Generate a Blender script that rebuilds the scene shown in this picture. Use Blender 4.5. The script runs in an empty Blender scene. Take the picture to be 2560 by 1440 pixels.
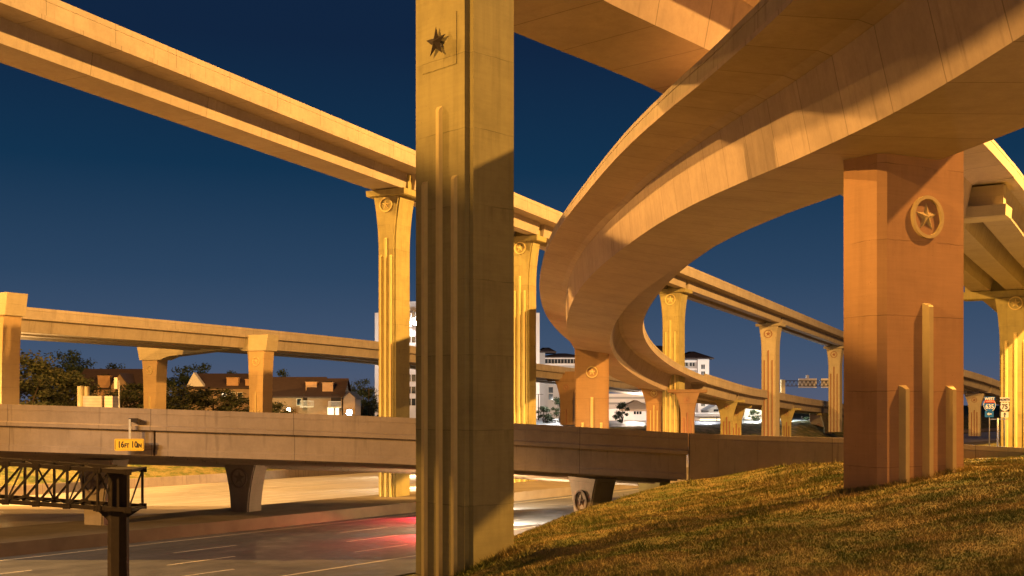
import bpy, math, random
import numpy as np
from math import sin, cos, radians, pi, sqrt, atan2
random.seed(7); rng = np.random.default_rng(7)
scene = bpy.context.scene
COL = scene.collection

# ------------------------------------------------------------------ camera
F, CX, HY = 2850.0, 1280.0, 1010.0          # focal length / centre / horizon, in photo pixels
cd = bpy.data.cameras.new("camera"); cam = bpy.data.objects.new("camera", cd); COL.objects.link(cam)
cd.sensor_width = 36.0; cd.lens = 36.0 * F / 2560.0
cd.shift_y = (HY - 720.0) / 2560.0
cd.clip_start = 0.1; cd.clip_end = 6000
cam.location = (0, 0, 0); cam.rotation_euler = (pi / 2, 0, 0)
scene.camera = cam

# ------------------------------------------------------------------ sky: dusk, deep blue, paler towards the horizon
W = bpy.data.worlds.new("World"); scene.world = W; W.use_nodes = True
nt = W.node_tree; nt.nodes.clear()
def wn(t): return nt.nodes.new(t)
tc = wn('ShaderNodeTexCoord'); sp = wn('ShaderNodeSeparateXYZ'); rp = wn('ShaderNodeValToRGB')
bg = wn('ShaderNodeBackground'); wo = wn('ShaderNodeOutputWorld')
nt.links.new(tc.outputs['Generated'], sp.inputs[0])
nt.links.new(sp.outputs['Z'], rp.inputs[0]); nt.links.new(rp.outputs[0], bg.inputs[0]); nt.links.new(bg.outputs[0], wo.inputs[0])
cr = rp.color_ramp
stops = [(0.0, (.090, .105, .165)), (.04, (.056, .090, .160)), (.11, (.025, .059, .120)), (.2, (.006, .033, .080)),
         (.3, (.0055, .0185, .052)), (1.0, (.003, .009, .03))]
cr.elements[0].position, cr.elements[0].color = stops[0][0], (*stops[0][1], 1)
cr.elements[1].position, cr.elements[1].color = stops[-1][0], (*stops[-1][1], 1)
for p_, c_ in stops[1:-1]:
    e_ = cr.elements.new(p_); e_.color = (*c_, 1)
bg.inputs[1].default_value = 1.0

# ------------------------------------------------------------------ lamps: sodium high-mast lights out of frame, and added fill lamps
def lamp(name, loc, power, color, radius=.5):
    l = bpy.data.lights.new(name, 'POINT'); l.energy = power; l.color = color; l.shadow_soft_size = radius
    o = bpy.data.objects.new(name, l); o.location = loc; COL.objects.link(o); return o
SOD = (1.0, .485, .105)
def luminaire(loc, aim, power, color, half, radius=.4):
    from mathutils import Vector
    l = bpy.data.lights.new('street_or_fill_light', 'SPOT'); l.energy = power; l.color = color; l.shadow_soft_size = radius
    l.spot_size = math.radians(2 * half); l.spot_blend = .6
    o = bpy.data.objects.new('street_or_fill_light', l); o.location = loc; COL.objects.link(o)
    o.rotation_euler = (Vector(aim) - Vector(loc)).to_track_quat('-Z', 'Y').to_euler(); return o
lamp('high_mast_light', (57, 62, 43), 740e3, SOD, .6)            # right, beyond the big terracotta pier
lamp('high_mast_light', (-73.5, 72.5, 45), 400e3, SOD, .6)       # left, beyond the long straight flyover
lamp('high_mast_light', (-89, -35, 31.0), 640e3, SOD, .6)       # left and behind, beyond the long straight flyover
lamp('high_mast_light', (-50, 105, 38), 70e3, SOD, .6)           # by the lower left flyover
lamp('high_mast_light', (96, 128, 42), 180e3, (1.0, .53, .16), .6)
luminaire((34, 34, 26), (6.5, 39.5, 13.4), 95e3, SOD, 12, .35)             # same mast, towards the high ramp
luminaire((-46, 40, 9), (-22, 60, -3), 14e3, (1.0, .60, .27), 27)      # by the overpass, left
luminaire((-44, 36, 10), (-17, 56, -8), 26e3, (1.0, .78, .58), 20)      # neutral fill added over the near lanes, left
luminaire((-64, 74, 14), (-38, 95, -8), 300e3, (1.0, .62, .22), 31)    # added over the far carriageway, left, to brighten the pavement
luminaire((34, 34, 26), (13, 33.5, 3.6), 80e3, (1.0, .44, .10), 10, .35)        # right of the big terracotta pier
lamp('street_or_fill_light', (-14, -18, 4), 1.6e3, (1.0, .85, .5), 2)  # added fill behind the camera, lifts the shaded faces
lamp('street_or_fill_light', (17, 1, 1.2), 4.5e3, (1.0, .58, .34), 1.2)  # added low fill under the curved ramp, lifts its soffits
lamp('street_or_fill_light', (-2.2, 73, -5.0), 5e3, (1.0, .62, .30), .3)      # unseen lamp added under the overpass to brighten the road

vs = scene.view_settings
vs.view_transform = 'Standard'; vs.look = 'None'; vs.exposure = 0.0; vs.gamma = 1.0

# ------------------------------------------------------------------ materials
def newmat(name):
    m = bpy.data.materials.new(name); m.use_nodes = True
    n = m.node_tree.nodes; return m, n, m.node_tree.links, n['Principled BSDF']
def mathn(n, l, op, a, b=None, c=None):
    q = n.new('ShaderNodeMath'); q.operation = op
    for i, v in enumerate((a, b, c)):
        if v is None: continue
        if hasattr(v, 'links'): l.new(v, q.inputs[i])
        else: q.inputs[i].default_value = v
    return q.outputs[0]
def mix(n, l, fac, a, b, mode='MIX'):
    q = n.new('ShaderNodeMix'); q.data_type = 'RGBA'; q.blend_type = mode
    for i, v in ((0, fac), (6, a), (7, b)):
        if hasattr(v, 'links'): l.new(v, q.inputs[i])
        elif i == 0: q.inputs[0].default_value = v
        else: q.inputs[i].default_value = (*v, 1)
    return q.outputs[2]
def noise(n, l, vec, scale, detail=4, rough=.55, stretch=None):
    t = n.new('ShaderNodeTexNoise'); t.inputs['Scale'].default_value = scale
    t.inputs['Detail'].default_value = detail; t.inputs['Roughness'].default_value = rough
    if stretch:
        mp = n.new('ShaderNodeMapping'); mp.inputs['Scale'].default_value = stretch
        l.new(vec, mp.inputs['Vector']); vec = mp.outputs[0]
    l.new(vec, t.inputs['Vector']); return t.outputs['Fac']
def remap(n, l, v, a, b, lo=0., hi=1.):
    q = n.new('ShaderNodeMapRange'); l.new(v, q.inputs[0])
    for i, x in enumerate((a, b, lo, hi)): q.inputs[i + 1].default_value = x
    return q.outputs[0]
def bump(n, l, b, h, strength=.3, dist=.02):
    q = n.new('ShaderNodeBump'); q.inputs['Strength'].default_value = strength; q.inputs['Distance'].default_value = dist
    l.new(h, q.inputs['Height']); l.new(q.outputs[0], b.inputs['Normal'])

def concrete_deck(name, base, period=2.6, stain=.35):
    """cast concrete swept along a road: uv = metres along, metres round the section"""
    m, n, l, b = newmat(name)
    uv = n.new('ShaderNodeUVMap').outputs[0]
    ob = n.new('ShaderNodeTexCoord').outputs['Object']
    sx = n.new('ShaderNodeSeparateXYZ'); l.new(uv, sx.inputs[0])
    wob = noise(n, l, ob, .8, 2)
    u = mathn(n, l, 'ADD', sx.outputs[0], mathn(n, l, 'MULTIPLY', wob, .05))
    fr = mathn(n, l, 'FRACT', mathn(n, l, 'DIVIDE', u, period))
    jl = mathn(n, l, 'LESS_THAN', fr, .045 / period)
    gn = n.new('ShaderNodeSeparateXYZ'); l.new(n.new('ShaderNodeNewGeometry').outputs['Normal'], gn.inputs[0])
    side = remap(n, l, mathn(n, l, 'ABSOLUTE', gn.outputs[2]), .25, .7, 1, .12)
    streak = mathn(n, l, 'MULTIPLY', side, remap(n, l, noise(n, l, uv, 1.0, 5, .65, (1.1, .16, 1)), .5, .8))
    blot = remap(n, l, noise(n, l, ob, .35, 6, .62), .42, .72)
    fine = noise(n, l, ob, 9, 6, .7); mot = remap(n, l, noise(n, l, ob, 2.1, 7, .72), .42, .68)
    seg = n.new('ShaderNodeTexWhiteNoise'); seg.noise_dimensions = '1D'
    l.new(mathn(n, l, 'FLOOR', mathn(n, l, 'DIVIDE', u, period)), seg.inputs['W'])
    dark = tuple(x * .52 for x in base); lite = tuple(min(1, x * 1.08) for x in base)
    c = mix(n, l, mathn(n, l, 'MULTIPLY', streak, stain), lite, dark)
    c = mix(n, l, mathn(n, l, 'MULTIPLY', blot, stain), c, tuple(x * .66 for x in base))
    c = mix(n, l, mathn(n, l, 'MULTIPLY', mot, .3), c, tuple(x * .6 for x in base))
    c = mix(n, l, remap(n, l, seg.outputs[0], 0, 1, 0, .16), c, tuple(x * .55 for x in base))
    c = mix(n, l, remap(n, l, fine, .3, .75, 0, .22), c, dark)
    c = mix(n, l, mathn(n, l, 'MULTIPLY', jl, .6), c, tuple(x * .25 for x in base))
    drip = mathn(n, l, 'MULTIPLY', side, remap(n, l, noise(n, l, uv, 1.0, 3, .6, (3.4, .25, 1)), .58, .74))
    c = mix(n, l, mathn(n, l, 'MULTIPLY', drip, stain), c, tuple(x * .35 for x in base))
    l.new(c, b.inputs['Base Color']); b.inputs['Roughness'].default_value = .85
    b.inputs['Specular IOR Level'].default_value = .25
    h = mathn(n, l, 'SUBTRACT', mathn(n, l, 'MULTIPLY', fine, .35), jl)
    bump(n, l, b, h, .35, .02)
    return m
def concrete_column(name, base, period=1.95, stain=.4):
    """board-marked column concrete: faint lift lines every couple of metres, run-down stains, bug holes"""
    m, n, l, b = newmat(name)
    ob = n.new('ShaderNodeTexCoord').outputs['Object']
    sx = n.new('ShaderNodeSeparateXYZ'); l.new(ob, sx.inputs[0])
    wob = noise(n, l, ob, 1.1, 3)
    z = mathn(n, l, 'ADD', sx.outputs[2], mathn(n, l, 'MULTIPLY', wob, .09))
    fr = mathn(n, l, 'FRACT', mathn(n, l, 'DIVIDE', z, period))
    jl = mathn(n, l, 'MULTIPLY', mathn(n, l, 'LESS_THAN', fr, .012), remap(n, l, noise(n, l, ob, .9, 2), .35, .6))
    below = mathn(n, l, 'MULTIPLY', remap(n, l, fr, .72, 1.0), remap(n, l, noise(n, l, ob, 1.0, 4, .6, (5, 5, .5)), .45, .7))
    board = noise(n, l, ob, 1.0, 5, .65, (.8, .8, 14))
    blot = remap(n, l, noise(n, l, ob, .9, 6, .65), .45, .75)
    run = remap(n, l, noise(n, l, ob, 1.0, 4, .6, (3.2, 3.2, .18)), .5, .78)
    holes = n.new('ShaderNodeTexVoronoi'); holes.inputs['Scale'].default_value = 5.5; l.new(ob, holes.inputs['Vector'])
    hole = mathn(n, l, 'LESS_THAN', holes.outputs['Distance'], .07)
    hole = mathn(n, l, 'MULTIPLY', hole, mathn(n, l, 'GREATER_THAN', noise(n, l, ob, 1.7, 2), .56))
    dark = tuple(x * .5 for x in base)
    c = mix(n, l, mathn(n, l, 'MULTIPLY', blot, stain), base, tuple(x * .66 for x in base))
    c = mix(n, l, mathn(n, l, 'MULTIPLY', run, stain * .7), c, dark)
    c = mix(n, l, mathn(n, l, 'MULTIPLY', below, stain * .8), c, dark)
    c = mix(n, l, remap(n, l, board, .35, .7, 0, .2), c, dark)
    c = mix(n, l, mathn(n, l, 'MULTIPLY', jl, .65), c, tuple(x * .35 for x in base))
    c = mix(n, l, mathn(n, l, 'MULTIPLY', hole, .6), c, tuple(x * .3 for x in base))
    l.new(c, b.inputs['Base Color']); b.inputs['Roughness'].default_value = .8
    b.inputs['Specular IOR Level'].default_value = .25
    h = mathn(n, l, 'SUBTRACT', mathn(n, l, 'MULTIPLY', board, .5), mathn(n, l, 'ADD', jl, hole))
    bump(n, l, b, h, .3, .015)
    return m
def plain(name, base, rough=.6, metal=0., var=.25, scale=3., emit=None, strength=0.):
    m, n, l, b = newmat(name)
    ob = n.new('ShaderNodeTexCoord').outputs['Object']
    f = remap(n, l, noise(n, l, ob, scale, 5, .6), .35, .7, 0, var)
    l.new(mix(n, l, f, base, tuple(x * .45 for x in base)), b.inputs['Base Color'])
    b.inputs['Roughness'].default_value = rough; b.inputs['Metallic'].default_value = metal
    b.inputs['Specular IOR Level'].default_value = .3
    if emit: b.inputs['Emission Color'].default_value = (*emit, 1); b.inputs['Emission Strength'].default_value = strength
    return m
def ribbed(name, base, axis, period, depth=.5):
    m, n, l, b = newmat(name)
    ob = n.new('ShaderNodeTexCoord').outputs['Object']
    sx = n.new('ShaderNodeSeparateXYZ'); l.new(ob, sx.inputs[0])
    fr = mathn(n, l, 'FRACT', mathn(n, l, 'DIVIDE', sx.outputs[axis], period))
    f = remap(n, l, fr, 0, .25, depth, 0)
    nz = remap(n, l, noise(n, l, ob, 1.5, 5), .35, .7, 0, .35)
    c = mix(n, l, f, base, tuple(x * .4 for x in base)); c = mix(n, l, nz, c, tuple(x * .5 for x in base))
    l.new(c, b.inputs['Base Color']); b.inputs['Roughness'].default_value = .8
    return m

M = {}
M['deck'] = concrete_deck('concrete_deck', (.42, .355, .285), 2.6, .5)
M['box'] = concrete_deck('concrete_box_girder', (.47, .375, .315), 2.9, .5)
M['girder'] = concrete_deck('concrete_girder', (.42, .355, .28), 9.0, .45)
M['barrier'] = concrete_deck('concrete_barrier', (.44, .375, .30), 4.5, .6)
M['over'] = concrete_deck('shaded_weathered_concrete', (.33, .265, .21), 7.6, .6)  # base darkened in place of shade on the overpass; stains are weathering
M['ochre'] = concrete_column('ochre_column_concrete', (.39, .34, .15), 1.95, .75)
M['tan'] = concrete_column('tan_column_concrete', (.47, .40, .26), 2.4, .3)
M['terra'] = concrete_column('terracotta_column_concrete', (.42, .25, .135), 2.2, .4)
M['terra_shaded'] = concrete_column('shaded_terracotta_concrete', (.29, .18, .095), 2.2, .3)  # terracotta with the shade on the farther piers put into the colour
M['amber'] = concrete_column('amber_column_concrete', (.47, .33, .17), 2.2, .25)
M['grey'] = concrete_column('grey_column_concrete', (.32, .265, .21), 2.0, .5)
M['ochre_trim'] = plain('ochre_trim', (.66, .54, .24), .8, var=.2)
M['tan_trim'] = plain('tan_trim', (.50, .40, .2), .8, var=.2)
M['brown_trim'] = plain('brown_trim', (.30, .15, .09), .8, var=.2)
M['grey_trim'] = plain('grey_trim', (.22, .17, .14), .85, var=.3)
M['steel'] = plain('weathered_steel', (.035, .025, .02), .75, .2, .5, 6)
M['darkmetal'] = plain('dark_bronze_metal', (.06, .045, .035), .55, .6, .3)
M['galv'] = plain('galvanised_steel', (.42, .42, .42), .5, .5, .3)
M['white_paint'] = plain('white_road_paint', (.62, .60, .55), .7, 0, .6, 8)
M['roof'] = ribbed('brown_shingle_roof', (.08, .05, .04), 2, .28, .35)
M['stucco'] = plain('tan_stucco_wall', (.36, .26, .17), .9, 0, .25, 1)
M['siding'] = ribbed('tan_siding', (.36, .25, .155), 2, .3, .3)
M['chimney'] = ribbed('orange_wood_chimney', (.55, .33, .17), 2, .35, .25)
M['trimdark'] = plain('dark_trim', (.04, .03, .025), .8)
M['white_wood'] = plain('white_painted_wood', (.75, .72, .68), .7)
M['glass'] = plain('dark_window_glass', (.02, .025, .03), .12, 0, .2)
M['glass_lit'] = plain('lit_window_glass', (.4, .35, .25), .3, 0, .1, emit=(1, .8, .5), strength=2.2)
M['hotel'] = plain('pale_stucco', (.68, .64, .62), .85, 0, .15, .4)
M['hotel_grey'] = plain('grey_stucco', (.36, .34, .33), .85, 0, .15, .4)
M['hotel_roof'] = ribbed('dark_tile_roof', (.045, .03, .03), 0, .5, .3)
M['white_bright'] = plain('cream_warehouse_wall', (.72, .66, .62), .85, 0, .12, .3)
M['bark'] = plain('bark', (.07, .05, .035), .95, 0, .5, 6)
M['flood'] = plain('flood_lamp_lens', (1, 1, 1), .3, 0, 0, emit=(.95, 1, 1), strength=160)
M['flood_warm'] = plain('warm_lamp_lens', (1, 1, 1), .3, 0, 0, emit=(1, .9, .6), strength=50)
M['sign_yellow'] = plain('yellow_sign_sheeting', (.80, .50, .03), .5, 0, .1)
M['sign_black'] = plain('black_sign_ink', (.015, .015, .015), .6, 0, 0)
M['sign_blue'] = plain('blue_sign_sheeting', (.02, .16, .55), .5, 0, .1)
M['sign_red'] = plain('red_sign_sheeting', (.55, .05, .03), .5, 0, .1)
M['sign_white'] = plain('white_sign_sheeting', (.85, .85, .82), .5, 0, .05)
M['rubber'] = plain('rubber', (.02, .02, .02), .9)
M['rim'] = plain('wheel_rim', (.35, .35, .36), .35, .8)
M['head'] = plain('headlight_lens', (1, 1, .9), .3, emit=(1, .9, .7), strength=60)
M['tail'] = plain('taillight_lens', (.6, .02, .02), .3, emit=(1, .04, .05), strength=30)

def leafmat(name, a, b_):
    m, n, l, b = newmat(name)
    g = n.new('ShaderNodeNewGeometry'); ob = n.new('ShaderNodeTexCoord').outputs['Object']
    c = mix(n, l, g.outputs['Random Per Island'], a, b_)
    c = mix(n, l, remap(n, l, noise(n, l, ob, 1.2, 3), .4, .7, 0, .5), c, tuple(x * .5 for x in a))
    l.new(c, b.inputs['Base Color']); b.inputs['Roughness'].default_value = .7
    b.inputs['Specular IOR Level'].default_value = .2
    return m
M['leaf'] = leafmat('foliage', (.05, .065, .025), (.11, .10, .05))
M['leaf_dark'] = leafmat('dark_foliage', (.03, .05, .025), (.06, .08, .04))

def grasscolor(n, l, pos):
    a = noise(n, l, pos, .55, 5, .65); b = noise(n, l, pos, 2.3, 4, .6, (1, .7, 1))
    f = remap(n, l, mathn(n, l, 'ADD', mathn(n, l, 'MULTIPLY', a, .65), mathn(n, l, 'MULTIPLY', b, .35)), .43, .58)
    return f
def grassmat(name, blade):
    m, n, l, b = newmat(name)
    g = n.new('ShaderNodeNewGeometry'); pos = g.outputs['Position']
    f = grasscolor(n, l, pos)
    c = mix(n, l, f, (.105, .135, .028), (.37, .285, .11))
    if blade:
        c = mix(n, l, remap(n, l, g.outputs['Random Per Island'], 0, 1, 0, .4), c, (.27, .22, .07))
    else:
        c = mix(n, l, remap(n, l, noise(n, l, pos, 14, 5, .7), .35, .7, 0, .75), c, (.045, .04, .014))
        bump(n, l, b, noise(n, l, pos, 10, 6, .7), .9, .12)
    l.new(c, b.inputs['Base Color']); b.inputs['Roughness'].default_value = .85
    b.inputs['Specular IOR Level'].default_value = .15
    return m
M['ground'] = grassmat('grassy_ground', False)
M['grass'] = grassmat('grass_blades', True)

def roadmat(name, base):
    m, n, l, b = newmat(name)
    uv = n.new('ShaderNodeUVMap').outputs[0]; ob = n.new('ShaderNodeTexCoord').outputs['Object']
    st = remap(n, l, noise(n, l, uv, 1.0, 5, .6, (.02, .9, 1)), .35, .68)
    bl = remap(n, l, noise(n, l, ob, .12, 5, .6), .4, .65, 0, .45)
    fi = remap(n, l, noise(n, l, ob, 12, 5, .75), .3, .75, 0, .4)
    sx = n.new('ShaderNodeSeparateXYZ'); l.new(uv, sx.inputs[0])
    jl = mathn(n, l, 'LESS_THAN', mathn(n, l, 'FRACT', mathn(n, l, 'DIVIDE', sx.outputs[0], 9.)), .004)
    c = mix(n, l, mathn(n, l, 'MULTIPLY', st, .6), base, tuple(x * .45 for x in base))
    c = mix(n, l, bl, c, tuple(x * .6 for x in base)); c = mix(n, l, fi, c, tuple(x * .5 for x in base))
    c = mix(n, l, mathn(n, l, 'MULTIPLY', jl, .6), c, (.02, .02, .02))
    l.new(c, b.inputs['Base Color'])
    l.new(remap(n, l, noise(n, l, ob, .6, 4), .3, .7, .35, .7), b.inputs['Roughness'])
    bump(n, l, b, noise(n, l, ob, 25, 4, .7), .25, .01)
    return m
M['road'] = roadmat('asphalt', (.13, .14, .165))
M['road_pale'] = roadmat('concrete_pavement', (.46, .40, .33))
M['median'] = plain('median_concrete', (.20, .165, .12), .9, 0, .55, .6)

# ------------------------------------------------------------------ mesh helpers
class MB:
    def __init__(s): s.v = []; s.f = []; s.uv = []
    def add(s, v, f, uv=None):
        o = len(s.v); s.v += [tuple(map(float, p)) for p in v]; s.f += [tuple(i + o for i in q) for q in f]
        if uv is not None: s.uv += list(uv)
        return s
    def box(s, c, size, rot=0.):
        hx, hy, hz = (x / 2 for x in size); ca, sa = cos(rot), sin(rot)
        vs_ = [(c[0] + x * ca - y * sa, c[1] + x * sa + y * ca, c[2] + z) for z in (-hz, hz) for x, y in ((-hx, -hy), (hx, -hy), (hx, hy), (-hx, hy))]
        return s.add(vs_, [(3, 2, 1, 0), (4, 5, 6, 7), (0, 1, 5, 4), (1, 2, 6, 5), (2, 3, 7, 6), (3, 0, 4, 7)])
    def bar(s, a, b, w, h=None):
        a = np.array(a, float); b = np.array(b, float); d = b - a; d /= np.linalg.norm(d); h = h or w
        up = np.array((0, 0, 1.)) if abs(d[2]) < .95 else np.array((0, 1., 0))
        r = np.cross(d, up); r /= np.linalg.norm(r); u = np.cross(r, d)
        vs_ = [p + r * x * w / 2 + u * y * h / 2 for p in (a, b) for x, y in ((-1, -1), (1, -1), (1, 1), (-1, 1))]
        return s.add(vs_, [(3, 2, 1, 0), (4, 5, 6, 7), (0, 1, 5, 4), (1, 2, 6, 5), (2, 3, 7, 6), (3, 0, 4, 7)])
    def tube(s, pts, rad, n=8):
        pts = [np.array(p, float) for p in pts]; rad = rad if hasattr(rad, '__len__') else [rad] * len(pts)
        vs_ = []
        for i, p in enumerate(pts):
            d = pts[min(i + 1, len(pts) - 1)] - pts[max(i - 1, 0)]; d /= np.linalg.norm(d)
            up = np.array((0, 0, 1.)) if abs(d[2]) < .9 else np.array((1., 0, 0))
            r = np.cross(d, up); r /= np.linalg.norm(r); u = np.cross(d, r)
            vs_ += [p + (r * cos(2 * pi * k / n) + u * sin(2 * pi * k / n)) * rad[i] for k in range(n)]
        f = [(i * n + k, i * n + (k + 1) % n, (i + 1) * n + (k + 1) % n, (i + 1) * n + k) for i in range(len(pts) - 1) for k in range(n)]
        f += [tuple(range(n))[::-1], tuple((len(pts) - 1) * n + k for k in range(n))]
        return s.add(vs_, f)
    def prism(s, poly, y0, y1):
        """polygon in x,z extruded along y"""
        n = len(poly)
        vs_ = [(x, y0, z) for x, z in poly] + [(x, y1, z) for x, z in poly]
        return s.add(vs_, [tuple(range(n)), tuple(range(2 * n - 1, n - 1, -1))] + [(i, i + n, (i + 1) % n + n, (i + 1) % n) for i in range(n)])
    def build(s, name, mat, parent=None, smooth=False):
        me = bpy.data.meshes.new(name); me.from_pydata(s.v, [], s.f)
        if s.uv and len(s.uv) == sum(len(q) for q in s.f):
            ul = me.uv_layers.new(name='UVMap'); ul.data.foreach_set('uv', np.array(s.uv, float).ravel())
        me.materials.append(mat if not isinstance(mat, str) else M[mat])
        if smooth: me.polygons.foreach_set('use_smooth', [True] * len(me.polygons))
        import bmesh
        bm = bmesh.new(); bm.from_mesh(me); bmesh.ops.recalc_face_normals(bm, faces=bm.faces); bm.to_mesh(me); bm.free()
        o = bpy.data.objects.new(name, me); COL.objects.link(o)
        if parent is not None: o.parent = parent
        return o
def tag(o, label, cat, group=None):
    o['label'] = label; o['category'] = cat
    if group: o['group'] = group
    return o
def thing(name, label, cat, loc=(0, 0, 0), rz=0., group=None):
    o = bpy.data.objects.new(name, None); COL.objects.link(o); o.empty_display_size = .3
    o.location = loc; o.rotation_euler = (0, 0, rz); return tag(o, label, cat, group)
def struct(o): o['kind'] = 'structure'; return o
def copy_tree(o, parent=None):
    c = o.copy(); COL.objects.link(c)
    if parent is not None: c.parent = parent
    for ch in list(o.children): copy_tree(ch, c)
    return c
def PX(px, D): return (px - CX) / F * D
def PZ(py, D): return (HY - py) / F * D

class Path:
    """centre line with heading, height and crossfall; pts: (x, y, z, tilt)"""
    def __init__(s, pts, step=1.0):
        P = np.array([(p + (0.,))[:4] if len(p) == 3 else p for p in pts], float); n = len(P)
        ch = np.r_[0, np.cumsum(np.hypot(*np.diff(P[:, :2], axis=0).T))]
        # Catmull-Rom style tangents on the chord parameter
        tg = np.gradient(P, ch, axis=0); L = ch[-1]; k = max(2, int(L / step) + 1); q = np.linspace(0, L, k)
        i = np.clip(np.searchsorted(ch, q, 'right') - 1, 0, n - 2); h = (ch[i + 1] - ch[i])[:, None]; t = (q - ch[i])[:, None] / h
        s.P = (2 * t**3 - 3 * t**2 + 1) * P[i] + (t**3 - 2 * t**2 + t) * h * tg[i] + (-2 * t**3 + 3 * t**2) * P[i + 1] + (t**3 - t**2) * h * tg[i + 1]
        d = np.gradient(s.P[:, :2], axis=0); d /= np.linalg.norm(d, axis=1)[:, None]; s.d = d
        s.s = np.r_[0, np.cumsum(np.hypot(*np.diff(s.P[:, :2], axis=0).T))]; s.L = s.s[-1]
    def at(s, q):
        p = np.array([np.interp(q, s.s, s.P[:, k]) for k in range(4)]); d = np.array([np.interp(q, s.s, s.d[:, k]) for k in range(2)])
        return p, d / np.linalg.norm(d)
    def near(s, x, y): return s.s[np.hypot(s.P[:, 0] - x, s.P[:, 1] - y).argmin()]
    def world(s, q, u, v):
        p, d = s.at(q); T = p[3]
        lat = u * cos(T) + v * sin(T); up = -u * sin(T) + v * cos(T)
        return (p[0] + lat * d[1], p[1] - lat * d[0], p[2] + up)
    def sweep(s, prof, name, mat, parent, a=0., b=None, step=1.2):
        b = s.L if b is None else b; k = max(2, int((b - a) / step) + 1); qs = np.linspace(a, b, k); n = len(prof)
        mb = MB(); vs_ = [s.world(q, u, v) for q in qs for u, v in prof]
        per = np.r_[0, np.cumsum([math.dist(prof[i], prof[(i + 1) % n]) for i in range(n)])]
        f = []; uv = []
        for j in range(k - 1):
            for i in range(n):
                i2 = (i + 1) % n
                f.append((j * n + i, j * n + i2, (j + 1) * n + i2, (j + 1) * n + i))
                uv += [(qs[j], per[i]), (qs[j], per[i + 1]), (qs[j + 1], per[i + 1]), (qs[j + 1], per[i])]
        f += [tuple(range(n))[::-1], tuple((k - 1) * n + i for i in range(n))]
        uv += [(q_[0], q_[1]) for q_ in prof][::-1] + [(q_[0], q_[1]) for q_ in prof]
        mb.add(vs_, f, uv)
        me = bpy.data.meshes.new(name); me.from_pydata(mb.v, [], mb.f)
        ul = me.uv_layers.new(name='UVMap'); ul.data.foreach_set('uv', np.array(uv, float).ravel())
        me.materials.append(M[mat]); me.validate()
        o = bpy.data.objects.new(name, me); COL.objects.link(o); o.parent = parent
        return o

def barrier_profile(side, e, z, hgt):
    """concrete parapet with a shadow line near its top; side = -1 left, +1 right"""
    a = [(e, z), (e, z + hgt * .62), (e - .025, z + hgt * .63), (e - .025, z + hgt * .68), (e, z + hgt * .69), (e - .02, z + hgt), (e - .24, z + hgt), (e - .42, z)]
    a = [(side * x, y) for x, y in a]
    return a if side > 0 else a[::-1]
def slab_profile(e, z, t, c=None):
    return [(-e, z), (e, z), (e, z + t), (-e, z + t)]

# ------------------------------------------------------------------ ground
DN, NN = np.array((.616, .788)), np.array((-.788, .616))    # the freeway's direction and its left normal
def st(x, y): return NN[0] * x + NN[1] * y, DN[0] * x + DN[1] * y
def xy(s, t): return s * NN[0] + t * DN[0], s * NN[1] + t * DN[1]
def smin(a, b, k): h = np.clip(.5 + .5 * (b - a) / k, 0, 1); return b + (a - b) * h - k * h * (1 - h)
def terrain(x, y):
    x = np.asarray(x, float); y = np.asarray(y, float)
    s, t = st(x, y)
    xe = np.where(x < 14, x, 14 + .2 * (x - 14)); xe = np.clip(xe, -60, 34)
    hill = -2.4 + .155 * xe - .0505 * np.clip(y, -15, 61)
    back = np.clip((y - 61.2) / 1.2, 0, 1)
    hill = hill * (1 - back) + (-4.4) * back
    sc = np.interp(t, [-10, 19.3, 29.3, 41.4, 53.6, 70, 100], [8, 15.9, 22.6, 27.6, 30.5, 31, 31])
    cx_, cy_ = sc * NN[0] + t * DN[0], sc * NN[1] + t * DN[1]
    crest = -2.4 + .155 * np.clip(np.where(cx_ < 14, cx_, 14 + .2 * (cx_ - 14)), -60, 34) - .0505 * np.clip(cy_, -15, 61)
    cut = crest - .40 * (s - sc)
    hill = hill - .32 * np.exp(-((s - sc + 2) / 5) ** 2) * np.clip((t - 30) / 8, 0, 1) * np.clip((61 - y) / 14, 0, 1)
    z = smin(hill, np.maximum(cut, -8.06), .35)
    z = np.where(s > 37.5, -8.06, np.maximum(z, -8.06))
    far = np.clip(-8.06 + (s - 95.3) * .30, -8.06, -4.3)
    z = np.where(s > 95.3, far, z)
    bumps = .05 * np.sin(x * 1.7 + 1.3 * np.sin(y * .9)) * np.sin(y * 1.3 + .7 * np.sin(x * 1.1)) + .08 * np.sin(x * .43 + y * .31) * np.sin(y * .37 - x * .21)
    return z + np.where((s < 33) & (y < 61), bumps, 0)
def axis(*segs):
    a = []
    for lo, hi, n_ in segs: a += list(np.linspace(lo, hi, n_, endpoint=False))
    return np.array(a + [segs[-1][1]])
gx = axis((-1500, -250, 14), (-250, -60, 64), (-60, -6, 60), (-6, 32, 110), (32, 120, 60), (120, 400, 50), (400, 2500, 14))
gy = axis((-60, 4, 18), (4, 64, 170), (64, 200, 110), (200, 420, 60), (420, 3500, 20))
XX, YY = np.meshgrid(gx, gy); ZZ = terrain(XX, YY)
nx, ny = len(gx), len(gy); idx = np.arange(nx * ny).reshape(ny, nx)
gm = bpy.data.meshes.new('ground')
gm.from_pydata(np.stack([XX, YY, ZZ], -1).reshape(-1, 3).tolist(), [], np.stack([idx[:-1, :-1], idx[:-1, 1:], idx[1:, 1:], idx[1:, :-1]], -1).reshape(-1, 4).tolist())
gm.polygons.foreach_set('use_smooth', [True] * len(gm.polygons)); gm.materials.append(M['ground'])
go = bpy.data.objects.new('ground', gm); COL.objects.link(go); struct(go)

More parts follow.
